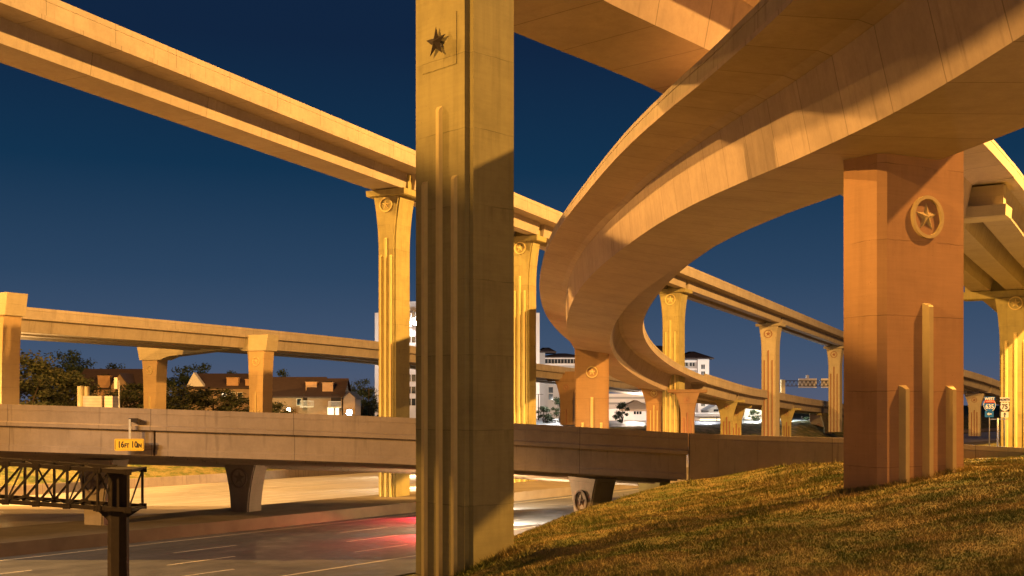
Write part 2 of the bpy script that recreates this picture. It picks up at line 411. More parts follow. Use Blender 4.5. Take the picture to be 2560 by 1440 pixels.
def strip(name, mat, s0, s1, t0, t1, z, n=60):
    mb = MB(); ts = np.linspace(t0, t1, n)
    vs_ = []; f = []; uv = []
    for t in ts:
        for s_ in (s0, s1): vs_.append((*xy(s_, t), z))
    for j in range(n - 1):
        f.append((2 * j, 2 * j + 1, 2 * j + 3, 2 * j + 2)); uv += [(ts[j], s0), (ts[j], s1), (ts[j + 1], s1), (ts[j + 1], s0)]
    mb.add(vs_, f, uv); return struct(mb.build(name, mat))
strip('freeway_road', 'road', 37.0, 57.6, -60, 500, -8.0)
strip('freeway_road', 'road_pale', 65.0, 95.0, -60, 500, -8.0)
mk = MB()
def stripe(s_, t0, t1, w=.16):
    q = [(*xy(s_ - w / 2, t0), -7.992), (*xy(s_ + w / 2, t0), -7.992), (*xy(s_ + w / 2, t1), -7.992), (*xy(s_ - w / 2, t1), -7.992)]
    mk.add(q, [(0, 1, 2, 3)])
for t in range(-40, 480, 20): stripe(41.0, t, t + 20, .2); stripe(56.4, t, t + 20, .2); stripe(66.5, t, t + 20, .25); stripe(92, t, t + 20, .25); stripe(88, t, t + 20, .25); stripe(77.9, t, t + 20, .2)  # extra solid stripes on the far side stand in for white light streaks
for k_, s_ in enumerate((44.6, 48.3, 52.0, 70.5, 74.2, 81.6, 84.8)):
    for t in np.arange(-30 + 3 * (k_ % 4), 300, 12.2): stripe(s_, t, t + 4.2)
struct(mk.build('lane_and_streak_marking', 'white_paint'))
def tpath(s_, t0, t1, z, n=8): return Path([(*xy(s_, t), z) for t in np.linspace(t0, t1, n)], 8)
mp_ = tpath(61.3, -60, 400, -8.0)
o = mp_.sweep([(-3.7, 0), (3.7, 0), (3.62, .72), (-3.62, .72)][::1], 'median', 'median', None, step=6); struct(o)
wp = tpath(95.15, -60, 400, -8.05)
o = wp.sweep([(-.2, 0), (.2, 0), (.12, .95), (-.2, .95)], 'retaining_wall', 'over', None, step=6)
tag(o, 'low concrete wall along the far edge of the freeway below the grass bank', 'wall')

# ------------------------------------------------------------------ piers
def star_mesh(r, depth, rin=.40):
    mb = MB(); vs_ = [(0, -depth, 0)]
    for k in range(10):
        a = pi / 2 + k * pi / 5; q = r if k % 2 == 0 else r * rin
        vs_.append((q * cos(a), 0, q * sin(a)))
    f = [(0, 1 + k, 1 + (k + 1) % 10) for k in range(10)] + [tuple(range(10, 0, -1))]
    return mb.add(vs_, f)
def ring_mesh(r0, r1, depth, n=48):
    mb = MB(); vs_ = []
    for k in range(n):
        a = 2 * pi * k / n
        for r, y in ((r1, 0), (r1, -depth), (r0, -depth), (r0, 0)): vs_.append((r * cos(a), y, r * sin(a)))
    f = [(4 * k + i, 4 * ((k + 1) % n) + i, 4 * ((k + 1) % n) + (i + 1) % 4, 4 * k + (i + 1) % 4) for k in range(n) for i in range(4)]
    return mb.add(vs_, f)
def pier(label, cx, cy, z0, z1, heading, w, d, mat, trim, ring=None, ridges=(), flare=0., flare_h=4., notch=.13, cap=None, chamfer=False, capx=0., group=None, bare=False, taper=0., ridge_d=.14):
    """star face looks back along -heading; local x = right of heading, local y = along heading"""
    t = thing('bridge_pier', label, 'bridge pier', (cx, cy, z0), -heading, group)
    H = z1 - z0; lv = [0.] + ([H - flare_h * (1 - k / 10) for k in range(11)] if flare else [H])
    mb = MB(); vs_ = []
    for z in lv:
        a = w / 2 + (flare * max(0, (z - H + flare_h) / flare_h) ** 2 if flare else 0) + taper * (z / H - 1); b = d / 2; n_ = notch
        m_ = n_ * (.5 if chamfer else 1)
        vs_ += [(x, y, z) for x, y in ((-a + n_, -b), (a - n_, -b), (a - m_, -b + m_), (a, -b + n_), (a, b - n_), (a - m_, b - m_), (a - n_, b), (-a + n_, b), (-a + m_, b - m_), (-a, b - n_), (-a, -b + n_), (-a + m_, -b + m_))]
    k = 12
    f = [(j * k + i, j * k + (i + 1) % k, (j + 1) * k + (i + 1) % k, (j + 1) * k + i) for j in range(len(lv) - 1) for i in range(k)]
    f += [tuple(range(k))[::-1], tuple((len(lv) - 1) * k + i for i in range(k))]
    mb.add(vs_, f).build('shaft', mat, t)
    if cap:
        lw, ld, lh, sw, sd, sh = cap        # ledge (width, depth, height), stem above it
        if lh > 0:
            mb = MB(); vs_ = []
            for z, e in ((H, .08), (H + .06, 0), (H + lh, -.04)):
                vs_ += [(capx + x * (lw / 2 - e), y * (ld / 2 - e), z) for x, y in ((-1, -1), (1, -1), (1, 1), (-1, 1))]
            f = [(j * 4 + i, j * 4 + (i + 1) % 4, j * 4 + 4 + (i + 1) % 4, j * 4 + 4 + i) for j in range(2) for i in range(4)] + [(3, 2, 1, 0), (8, 9, 10, 11)]
            mb.add(vs_, f).build('cap', mat, t)
        if sh > 0: MB().box((capx, 0, H + lh + sh / 2 - .03), (sw, sd, sh + .06)).build('stem', mat, t)
    y = -d / 2
    for (xo, rw, zt) in ridges:
        hz = zt - z0
        if hz < .3: continue
        q = .25 * rw
        vs_ = [(xo - rw / 2, y + .01, 0), (xo - rw / 2 + q, y - ridge_d, 0), (xo + rw / 2 - q, y - ridge_d, 0), (xo + rw / 2, y + .01, 0),
               (xo - rw / 2, y + .01, hz), (xo - rw / 2 + q, y - ridge_d, hz - .12), (xo + rw / 2 - q, y - ridge_d, hz - .12), (xo + rw / 2, y + .01, hz)]
        MB().add(vs_, [(3, 2, 1, 0), (4, 5, 6, 7), (0, 1, 5, 4), (1, 2, 6, 5), (2, 3, 7, 6), (3, 0, 4, 7)]).build('ridge', trim, t)
    if ring:
        rz, rr = ring
        if bare:
            MB().box((0, y - .004, rz - z0), (1.36, .03, 1.36)).build('panel', mat, t)
            o = star_mesh(rr, .09, .38).build('star', 'darkmetal', t); o.location = (0, y - .13, rz - z0)
            for q in ((-.12, .1), (.12, -.1)): MB().bar((q[0], y + .01, rz - z0 + q[1]), (q[0], y - .14, rz - z0 + q[1]), .05).build('standoff', 'galv', t)
        else:
            o = ring_mesh(rr * .84, rr, .10 * rr / .6).build('ring', trim, t, True); o.location = (0, y + .005, rz - z0)
            me = o.data; me.polygons.foreach_set('use_smooth', [False] * len(me.polygons))
            s_ = star_mesh(rr * .74, .10 * rr / .6).build('star', trim, o); s_.location = (0, -.0, 0)
    return t
def from_corner(px, D, heading, w, d, side):
    """pier centre from its near corner; side = +1: the corner is the right end of the star face, -1: the left end"""
    X = PX(px, D); a = (sin(heading), cos(heading)); r = (cos(heading), -sin(heading))
    return X - side * r[0] * w / 2 + a[0] * d / 2, D - side * r[1] * w / 2 + a[1] * d / 2

R = radians
# the big foreground pillar
x_, y_ = from_corner(1172, 29.2, R(46), 2.3, 1.76, 1)
pier('huge ochre foreground pillar with a bare dark metal star above three tall ribs', x_, y_, -6.5, 14.95, R(46), 2.3, 1.76, 'ochre', 'ochre_trim',
     ring=(9.5, .42), ridges=((0, .25, 7.85), (-.6, .23, 5.95), (.6, .23, 5.95)), bare=True, notch=.16, ridge_d=.085, group='ochre piers')
# the big terracotta pier, right
x_, y_ = from_corner(2205, 32.8, R(-27), 3.5, 1.75, -1)
pier('large terracotta pier on the grass slope with ringed star and three short ribs', x_, y_, -4.0, 8.6, R(-27), 3.5, 1.75, 'terra', 'tan_trim',
     ring=(5.5, .63), ridges=((0, .32, 2.98), (-.95, .30, .55), (.95, .30, .55)), notch=.2, chamfer=True, ridge_d=.2, group='terracotta piers')
pier('wide terracotta pier under the curved ramp, star high on its flat face', 8.25, 118, -6.0, 6.2, R(3), 3.5, 1.75, 'terra_shaded', 'tan_trim',
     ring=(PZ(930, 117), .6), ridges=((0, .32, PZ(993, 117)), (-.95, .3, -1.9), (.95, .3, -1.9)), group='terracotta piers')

# ------------------------------------------------------------------ curved box-girder ramp (centre of the soffit, crossfall)
CR = [[5.5,-24,7.6,.30,-.03],[9.0,-12,7.5,.22,-.03],[10.9,0,7.4,.1,-.05],[11.429,10.56,7.241,0.065,-0.075],[11.623,18.092,7.0,-0.012,-0.054],[11.3,25.621,6.959,-0.068,-0.018],[10.698,33.133,7.245,-0.086,0.017],[10.063,40.642,7.716,-0.08,0.053],[9.506,48.158,8.174,-0.068,0.078],[9.003,55.678,8.482,-0.069,0.104],[8.416,63.191,8.549,-0.089,0.13],[7.695,70.693,8.398,-0.098,0.155],[7.049,78.201,8.086,-0.068,0.158],[6.702,85.729,7.685,-0.024,0.162],[6.648,93.265,7.25,0.008,0.165],[6.826,100.799,6.758,0.041,0.168],[7.31,108.319,6.177,0.09,0.159],[8.207,115.801,5.522,0.149,0.149],[9.548,123.216,4.82,0.208,0.14],[11.316,130.541,4.086,0.265,0.13],[13.487,137.757,3.331,0.32,0.124],[16.049,144.844,2.571,0.374,0.118],[19.002,151.776,1.818,0.431,0.112],[22.348,158.528,1.069,0.489,0.106]]
def box_ramp(path, label, b=2.02, c=2.52, h=2.24, e=4.82, slab=.2, bar=.68, a=0., z=None, name='flyover_ramp', mat='box'):
    p, _ = path.at(path.L / 2)
    t = thing(name, label, 'flyover')
    path.sweep([(-b, 0), (b, 0), (c, h + .03), (-c, h + .03)], 'box_girder', mat, t, a, z)
    path.sweep([(-e, h + .06), (-c - .35, h - .02), (-c, h - .14), (c, h - .14), (c + .35, h - .02), (e, h + .06), (e, h + slab), (-e, h + slab)], 'deck_slab', mat, t, a, z)
    for sd in (-1, 1): path.sweep(barrier_profile(sd, e - .015, h + slab, bar), 'barrier', 'barrier', t, a, z)
    return t
cr_path = Path([(q[0], q[1], q[2], q[4]) for q in CR], 1.0)
box_ramp(cr_path, 'sweeping curved box girder flyover ramp bending away from upper right to centre')

# ------------------------------------------------------------------ high ramp across the top right; beams beyond its first bent
UP = [(-6, -40, 13.8), (-10.5, -22, 13.6), (-12.8, -4, 13.3), (-12.2, 11, 13.0), (-7.5, 25, 12.8), (1.4, 36.75, 12.5), (6.45, 42.4, 12.3), (15, 53.6, 11.5), (24.9, 67.6, 10.4), (34.8, 84.3, 9.75), (44.7, 101, 9.1), (56, 121, 8.4), (70, 146, 7.5), (86, 178, 6.4)]
up_path = Path(UP, 1.0); qs = up_path.near(24.9, 67.6)
def u_beam_profile(cx, hw, h, flare=.35, v0=0.): return [(cx - hw, v0), (cx + hw, v0), (cx + hw + flare, h), (cx - hw - flare, h)]
def beam_ramp(path, label, joints, beams, h, e, slab, bar, a=0., z=None, t=None, gap=.55, mat='girder', flare=.3, v0=0.):
    t = t or thing('flyover_ramp', label, 'flyover')
    z = path.L if z is None else z; js = [a - gap] + list(joints) + [z + gap]
    for j in range(len(js) - 1):
        q0, q1 = js[j] + gap, js[j + 1] - gap
        if q1 - q0 < 2: continue
        for (cx, hw) in beams: path.sweep(u_beam_profile(cx, hw, h + .02, flare, v0), 'girder', mat, t, q0, q1, 2.0)
    path.sweep([(-e, h), (e, h), (e, h + slab), (-e, h + slab)], 'deck_slab', 'deck', t, a, z, 2.0)
    for sd in (-1, 1): path.sweep(barrier_profile(sd, e - .015, h + slab, bar), 'barrier', 'barrier', t, a, z, 2.0)
    return t
tu = box_ramp(up_path, 'high flyover crossing the top right and passing behind the large terracotta pier', z=qs - 1.2, e=4.7)
js = [qs, up_path.near(44.7, 101), up_path.near(70, 146)]
beam_ramp(up_path, '', js, [(-2.9, .8), (0, .8), (2.9, .8)], 2.26, 4.7, .2, .68, a=qs - 1.18, t=tu, v0=.98)
for k_, q in enumerate(js):
    p, d = up_path.at(q); hd = atan2(d[0], d[1])
    lab = ('tan pier with a wide cap under the right flyover, hidden behind the terracotta pier', 'yellow pier at the right edge of the photo with a star and three ribs', 'far yellow pier under the right flyover, seen past the road signs')[k_]
    off = 0
    pier(lab, p[0] + off * d[1], p[1] - off * d[0], -4.8, p[2] + .28, hd, 2.6, 2.2, 'ochre' if k_ == 1 else 'tan', 'ochre_trim',
         ring=(PZ(757, 99.9), .6) if k_ == 1 else (p[2] - 2.2, .6),
         ridges=((0, .32, PZ(830, 99.9)), (-.75, .3, PZ(850, 99.9)), (.75, .3, PZ(850, 99.9))) if k_ == 1 else ((0, .3, 3), (-.7, .3, 1), (.7, .3, 1)),
         flare=.4, flare_h=4.5, capx=0 if k_ else 1.3, cap=(9.0 if k_ else 5.8, 1.9, .68, 8.6 if k_ else 5.4, .75, 1.22))

# ------------------------------------------------------------------ long straight high flyover, left to right
LH = R(27); la = np.array((sin(LH), cos(LH))); lc = np.array((-9.35, 90.5))
def lp(t, z=0): q = lc + la * t; return (q[0], q[1], 16.87 - .0256 * t + z)
lf_path = Path([lp(t) for t in (-185, -140, -95, -60, -30, 0, 40, 80, 120, 180, 240, 330, 420)], 2.0)
ts_ = (0, 23.2, 67.7, 118.6, 174)
tl = beam_ramp(lf_path, 'long straight high flyover descending from upper left to centre right', [], [(0, 1.3)], 1.2, 3.2, .25, 1.05, 0, 185 - .1, flare=.2)
beam_ramp(lf_path, '', [185 + t for t in ts_[1:]], [(-1.25, .55), (1.25, .55)], 1.2, 3.2, .25, 1.05, 185 + .1, None, t=tl, flare=.18)
lfp = [('yellow pier standing on the freeway median left of the huge ochre pillar', 1.6, 2.3, 15.64, .58, 13.06, 11.7, -7.35),
       ('yellow pier half hidden behind the right side of the huge ochre pillar', 1.85, 1.8, 15.1, .6, 12.4, 11.0, -8),
       ('yellow pier with a bright right side standing in front of the curved ramp bend', 2.25, 2.7, 13.7, .72, 11.0, 9.5, -6),
       ('tall tan pier with brown ribs in front of the distant viaduct', 2.4, 3.2, 12.0, .70, 9.2, 7.5, -6),
       ('tan pier mostly hidden by the left edge of the large terracotta pier', 2.4, 3.0, 10.6, .7, 8, 6.5, -6)]
for t, (lab, w, d, rz, rr, zt, zs, z0) in zip(ts_, lfp):
    p = lp(t); tan_ = t > 100
    pier(lab, p[0], p[1], z0, p[2] - .55, LH, w, d, 'tan' if tan_ else 'ochre', 'brown_trim' if tan_ else 'ochre_trim', ring=(rz, rr),
         ridges=((0, .26, zt), (-w * .28, .22, zs), (w * .28, .22, zs)), flare=.45, flare_h=4.4, cap=(w + 1.9, d + .35, .5, 3.1, .8, 1.2), group='piers of the long straight flyover')

# ------------------------------------------------------------------ lower flyover at left with straddle bents
ME = [(-51.3 - 38, 118 - 76, 10.5), (-51.3, 118, 10.1), (-36, 148, 10.0), (-21.2, 178, 9.75), (4.7, 223, 7.9), (12.8, 234.6, 7.3), (23.9, 247, 6.0), (45, 268, 4.0)]
mw = 5.2; mpts = []
for k_, q in enumerate(ME):
    a0 = np.array(ME[max(0, k_ - 1)][:2]); a1 = np.array(ME[min(len(ME) - 1, k_ + 1)][:2]); d = (a1 - a0) / np.linalg.norm(a1 - a0)
    mpts.append((q[0] - d[1] * mw, q[1] + d[0] * mw, q[2] - 2.65, -.02))
mr_path = Path(mpts, 2.0)
mj = [mr_path.near(PX(9, 108), 108), mr_path.near(PX(652, 151) - 3, 154), mr_path.near(0, 226)]
beam_ramp(mr_path, 'lower beam flyover at left carried on straddle bents in front of the apartments', mj, [(-3.7, .7), (0, .7), (3.7, .7)], 1.35, mw, .25, 1.0)
def straddle(label, x, y, far, hd, zt, w, ring=None):
    """near column, far column and the cap beam between them"""
    t = thing('straddle_bent', label, 'bridge pier', (x, y, -5.0), -hd, 'straddle bents of the lower left flyover')
    def col(cx, cy, H):
        mb = MB(); vs_ = []; d = 1.0; lv = [0, H * .35, H * .55, H * .75, H * .9, H]; ad = [0, 0, .03, .1, .2, .32]
        for z, e in zip(lv, ad): vs_ += [(cx + sx * (w / 2 + e), cy + sy * d, z) for sx, sy in ((-1, -1), (1, -1), (1, 1), (-1, 1))]
        f = [(j * 4 + i, j * 4 + (i + 1) % 4, j * 4 + 4 + (i + 1) % 4, j * 4 + 4 + i) for j in range(len(lv) - 1) for i in range(4)] + [(3, 2, 1, 0), tuple(range(len(vs_) - 4, len(vs_)))]
        mb.add(vs_, f).build('column', 'amber', t)
        o = ring_mesh(.5, .62, .1, 32).build('ring', 'tan_trim', t); o.location = (cx, cy - d + .005, H - 1.4)
        s_ = star_mesh(.42, .12).build('star', 'tan_trim', o)
        for xo, hh in ((0, H * .55), (-.5, H * .35), (.5, H * .35)): MB().box((cx + xo, cy - d - .05, hh / 2), (.22, .12, hh)).build('ridge', 'tan_trim', t)
    H = zt - 2.1 + 5
    col(0, 0, H); col(-far, 0, H - .9)
    mb = MB(); ex = 1.15
    prof = [(2.1, H + 2.1), (1.75, H), (-2.0, H), (-3.2, H + .45), (-far + 3.4, H - .45), (-far + 2.0, H - .9), (-far - 1.75, H - .9), (-far - 2.2, H + .9), (-far + 1, H + 1.2), (-3, H + 1.5), (-1.75, H + 2.1)]
    mb.prism(prof, -ex, ex).build('cap_beam', 'tan', t)
    return t
for (px, D, far, lab) in ((652, 151, 18.5, 'orange straddle bent with two starred columns beneath the lower left flyover'), (6, 108, 17.5, 'orange straddle bent cut by the left edge of the photo')):
    q = mr_path.near(PX(px, D) - 3, D + 2); p, d = mr_path.at(q); hd = atan2(d[0], d[1])
    straddle(lab, PX(px, D), D, far, hd, PZ(838, 151) if px > 100 else PZ(735, 108), 2.2)
p, d = mr_path.at(mj[2]); hd = atan2(d[0], d[1])
pier('flared pier partly hidden behind the left side of the wide terracotta pier', PX(1420, 235), 232, -6, 4.6, hd, 3.0, 2, 'terra_shaded', 'brown_trim', ring=(3.4, .6), ridges=((0, .3, -1),), flare=1.2, flare_h=5, cap=(9, 2, .7, 9, .8, 1.3))

# ------------------------------------------------------------------ distant viaduct that continues the curved ramp
BE = [(26.6, 156.2, 4.15), (37.6, 181, 2.75), (48.2, 204.8, 2.05), (60, 231, 1.2), (75, 265, .4), (95, 312, -.7)]
bw = 4.82; bp = []
for k_, q in enumerate(BE):
    a0 = np.array(BE[max(0, k_ - 1)][:2]); a1 = np.array(BE[min(len(BE) - 1, k_ + 1)][:2]); d = (a1 - a0) / np.linalg.norm(a1 - a0)
    bp.append((q[0] - d[1] * bw, q[1] + d[0] * bw, q[2] - 2.55, .0))
b2 = Path(bp, 2.0)
bj = [0.6] + [b2.near(PX(px, D) - 2, D) for px, D in ((1826, 178), (1905, 200), (1968, 222), (2058, 252))]
beam_ramp(b2, 'distant beam viaduct descending to the right beyond the curved ramp', bj, [(-3.3, .65), (0, .65), (3.3, .65)], 1.25, bw, .25, 1.05)
for (px, D, ry, rr, w, mat, trim, cw, lab) in (
        (1636, 152, 983, .43, 2.0, 'terra_shaded', 'tan_trim', 4.2, 'terracotta pier with small star at the curved ramp end, left of the pair'),
        (1719, 149, 1000, .42, 1.7, 'terra_shaded', 'brown_trim', 5.0, 'terracotta pier at the curved ramp end, right of the pair'),
        (1817, 178, 1016, .45, 1.9, 'ochre', 'brown_trim', 5.5, 'yellow pier with a dark star, first of the distant viaduct'),
        (1841, 190, 1034, .42, 1.6, 'ochre', 'brown_trim', 5.0, 'smaller yellow pier touching the first pier of the distant viaduct'),
        (1966, 222, 1034, .5, 1.8, 'ochre', 'brown_trim', 5.5, 'yellow pier just right of the tall tan pier with brown ribs'),
        (2070, 252, 1049, .52, 1.7, 'ochre', 'brown_trim', 5.0, 'farthest yellow pier next to the edge of the large terracotta pier'),
        (2046, 262, 1064, .5, 2.4, 'tan', 'brown_trim', 4.0, 'squat tan pier low under the distant viaduct')):
    q = b2.near(PX(px, D), D); p, d = b2.at(q) if D > 158 else cr_path.at(cr_path.near(PX(px, D), D)); hd = atan2(d[0], d[1])
    top = p[2] - .6 if D > 158 else 1.5
    zr = PZ(ry, D)
    pier(lab, PX(px, D), D, -6.5, max(min(top, zr + rr + .5), zr + rr + .15), R(12), w, 1.6, mat, trim, ring=(zr, rr),
         ridges=((0, .22, zr - 1.6), (-.45, .2, zr - 2.3), (.45, .2, zr - 2.3)), flare=.75, flare_h=3.2, cap=(cw, 1.7, max(.45, top - min(top, zr + rr + .5) + .35), 0, 0, 0), notch=.06, group='piers of the distant viaduct')
# another far flyover glimpsed between the terracotta pier and the right pier
fe = [(PX(2330, 215), 215, PZ(918, 215) - 2.6), (PX(2424, 230), 230, PZ(945, 230) - 2.6), (PX(2515, 240), 240, PZ(977, 240) - 2.6), (PX(2620, 250), 250, PZ(1006, 250) - 2.6)]
ff = Path(fe, 2.0)
beam_ramp(ff, 'far flyover glimpsed between the terracotta pier and the right edge pier', [ff.near(PX(2440, 232), 232)], [(-2.5, .65), (0, .65), (2.5, .65)], 1.25, 4.4, .25, 1.05)
pier('small tan pier seen between the terracotta pier and the road signs', PX(2437, 231), 231, -6.5, PZ(990, 231), R(30), 2.2, 1.5, 'tan', 'brown_trim', ring=(PZ(1000, 231), .53),
     ridges=((0, .22, PZ(1025, 231)), (-.5, .2, PZ(1030, 231)), (.5, .2, PZ(1030, 231))), flare=.7, flare_h=3, cap=(3.6, 1.6, .5, 0, 0, 0))

# ------------------------------------------------------------------ the low overpass across the picture
YO = 60.6
OZ = [(-80, 1.35), (-60, .95), (-27.2, 0), (-16, -.36), (-5.2, -.745), (2, -1.13), (9.36, -1.55)]
ov = thing('overpass_bridge', 'low weathered concrete overpass crossing the whole picture above the freeway', 'bridge')
def strip_path(pts, y): return Path([(x, y, z) for x, z in pts], 2.0)
op = strip_path(OZ, YO)          # right of this path (heading +x) is towards the camera
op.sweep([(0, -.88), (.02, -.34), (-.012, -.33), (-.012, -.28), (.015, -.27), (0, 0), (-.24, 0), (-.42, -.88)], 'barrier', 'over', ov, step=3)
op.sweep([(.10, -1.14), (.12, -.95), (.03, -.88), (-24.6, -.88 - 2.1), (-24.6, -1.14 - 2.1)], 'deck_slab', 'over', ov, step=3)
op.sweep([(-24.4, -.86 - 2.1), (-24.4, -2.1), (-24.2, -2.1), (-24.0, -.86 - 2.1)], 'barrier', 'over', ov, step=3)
js_ = [op.near(PX(615, 77.7) + 3, YO), ]
spans = [(0, op.near(-40, YO)), (op.near(-40, YO), op.near(-19.8, YO)), (op.near(-19.8, YO), op.L)]
for (a_, b_) in spans:
    for k_ in range(8):
        u = -.16 - k_ * 3.35; dz = -2.1 * (k_ * 3.35) / 24.6
        op.sweep([(u, -2.5 + dz), (u, -2.22 + dz), (u - .06, -2.12 + dz), (u - .06, -1.10 + dz), (u - .75, -1.10 + dz), (u - .75, -2.12 + dz), (u - .8, -2.22 + dz), (u - .8, -2.5 + dz)], 'girder', 'over', ov, a_ + .06, b_ - .06, 4)
WZ = [(9.42, -1.555), (13, -1.69), (17.3, -1.8), (24.3, -2.17), (27.2, -2.34), (40, -2.9), (62, -3.4)]
wp2 = strip_path(WZ, YO)
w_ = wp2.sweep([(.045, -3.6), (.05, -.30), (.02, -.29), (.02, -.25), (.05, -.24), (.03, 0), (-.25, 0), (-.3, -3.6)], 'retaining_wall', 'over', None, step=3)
tag(w_, 'concrete retaining wall that carries the overpass road across the grass slope', 'wall')
rd = wp2.sweep([(-.3, -.95), (-.3, -.90), (-24.6, -1.5), (-24.6, -1.6)], 'approach_road', 'road', None, step=3); struct(rd)
for (px, D, z1, w, lab) in ((615, 77.7, -3.95, 1.5, 'grey flared pier with dark star under the overpass, right of the clearance sign'),
                             (255, 69.3, -3.7, 1.5, 'grey flared pier behind the brown sign gantry post'),
                             (1480, 68.4, -4.75, 1.6, 'grey flared pier with a star between the ochre pillar and the grass slope')):
    hd = R(24) if px < 1000 else R(60)
    z0 = -7.35 if px < 1000 else -8.6
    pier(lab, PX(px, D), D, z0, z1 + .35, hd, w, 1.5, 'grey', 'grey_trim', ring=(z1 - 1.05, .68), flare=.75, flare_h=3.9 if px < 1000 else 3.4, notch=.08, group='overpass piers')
pier('short yellow abutment column at the foot of the grass slope below the overpass', 9.6, 77, -8.4, -4.6, R(30), 1.6, 1.6, 'ochre', 'ochre_trim', flare=.2, flare_h=2)

# ------------------------------------------------------------------ clearance sign on the overpass
def text_mesh(body, size, mat, parent, loc, rot=(pi / 2, 0, 0), name='lettering', sx=1., align='CENTER', bold=0.):
    c = bpy.data.curves.new(name, 'FONT'); c.body = body; c.size = size; c.align_x = align; c.align_y = 'CENTER'; c.extrude = .004; c.offset = bold; c.resolution_u = 3
    o = bpy.data.objects.new(name, c); COL.objects.link(o)
    dg = bpy.context.evaluated_depsgraph_get(); me = bpy.data.meshes.new_from_object(o.evaluated_get(dg)); COL.objects.unlink(o); bpy.data.objects.remove(o)
    me.materials.clear(); me.materials.append(M[mat]); o = bpy.data.objects.new(name, me); COL.objects.link(o)
    o.parent = parent; o.location = loc; o.rotation_euler = rot; o.scale = (sx, 1, 1); return o
def rounded(w, h, r, y0, y1, n=5):
    poly = []
    for cx, cz, a0 in ((w / 2 - r, h / 2 - r, 0), (-w / 2 + r, h / 2 - r, 90), (-w / 2 + r, -h / 2 + r, 180), (w / 2 - r, -h / 2 + r, 270)):
        for k in range(n + 1):
            a = radians(a0 + 90 * k / n); poly.append((cx + r * cos(a), cz + r * sin(a)))
    return MB().prism(poly, y0, y1)
ys = YO - .52
sg = thing('clearance_sign', 'yellow clearance sign reading 16FT 10IN hung on the overpass face', 'road sign', (PX(323, ys), ys, PZ(1112, ys)))
rounded(1.56, .64, .07, 0, .02).build('panel', 'sign_yellow', sg)
fr = MB()
for (a_, b_) in (((-.7, .275), (.7, .275)), ((.735, .24), (.735, -.24)), ((.7, -.275), (-.7, -.275)), ((-.735, -.24), (-.735, .24))): fr.bar((a_[0], -.003, a_[1]), (b_[0], -.003, b_[1]), .018, .006)
fr.build('border', 'sign_black', sg)
for tx, sz, x, z in (('16', .47, -.44, .0), ('FT', .31, -.13, -.05), ('10', .47, .27, .0), ('IN', .31, .54, -.05)): text_mesh(tx, sz, 'sign_black', sg, (x, -.006, z), sx=.74, bold=.012)
MB().bar((.02, .06, .25), (.02, .06, 1.36), .1).build('post', 'galv', sg)
bk = MB(); bk.box((.2, .25, 1.27), (.42, .42, .16)); bk.box((.2, .1, 1.36), (.5, .1, .08)); bk.build('bracket', 'steel', sg)

# ------------------------------------------------------------------ steel sign gantry, lower left
Dg = 40.0
gxp = PX(296, Dg)
gt = thing('sign_gantry', 'rusty brown steel sign gantry truss reaching left from its post in front of the overpass', 'sign gantry', (gxp, Dg, -8.0))
pm = MB(); n8 = 8; vs_ = []
for z, r_ in ((0, .37), (PZ(1172, Dg) + 8, .35)):
    vs_ += [(r_ * cos(pi / 8 + 2 * pi * k / 8), r_ * sin(pi / 8 + 2 * pi * k / 8), z) for k in range(8)]
pm.add(vs_, [(k, (k + 1) % 8, 8 + (k + 1) % 8, 8 + k) for k in range(8)] + [tuple(range(8))[::-1], tuple(range(8, 16))]).build('post', 'steel', gt)
zt, zb = PZ(1174, Dg) + 8, PZ(1270, Dg) + 8
br = MB(); br.box((.1, 0, zb - .03), (1.25, 1.5, .06))
br.add([(-.75, -.03, zb - .06), (-.3, -.03, zb - .06), (-.3, -.03, zb - .5), (-.75, .03, zb - .06), (-.3, .03, zb - .06), (-.3, .03, zb - .5)], [(0, 1, 2), (5, 4, 3), (0, 3, 4, 1), (1, 4, 5, 2), (2, 5, 3, 0)])
br.add([(.75, -.03, zb - .06), (.3, -.03, zb - .06), (.3, -.03, zb - .35), (.75, .03, zb - .06), (.3, .03, zb - .06), (.3, .03, zb - .35)], [(0, 1, 2), (5, 4, 3), (0, 3, 4, 1), (1, 4, 5, 2), (2, 5, 3, 0)])
br.build('mounting_plate', 'steel', gt); MB().box((.1, 0, zt + .03), (1.25, 1.5, .05)).build('mounting_plate', 'steel', gt)
tr = MB(); Lg = 14.0; nb = 13; yd = (-.75, .75); rise = .021
def node(i, y, top): x = .6 - i * 1.05; return (x, y, (zt if top else zb + .04) - x * 0.068 - (.0 if top else .0))
for y in yd:
    MB().bar(node(0, y, 1), node(nb, y, 1), .12, .14).build('top_chord', 'steel', gt); MB().bar(node(0, y, 0), node(nb, y, 0), .12, .14).build('bottom_chord', 'steel', gt)
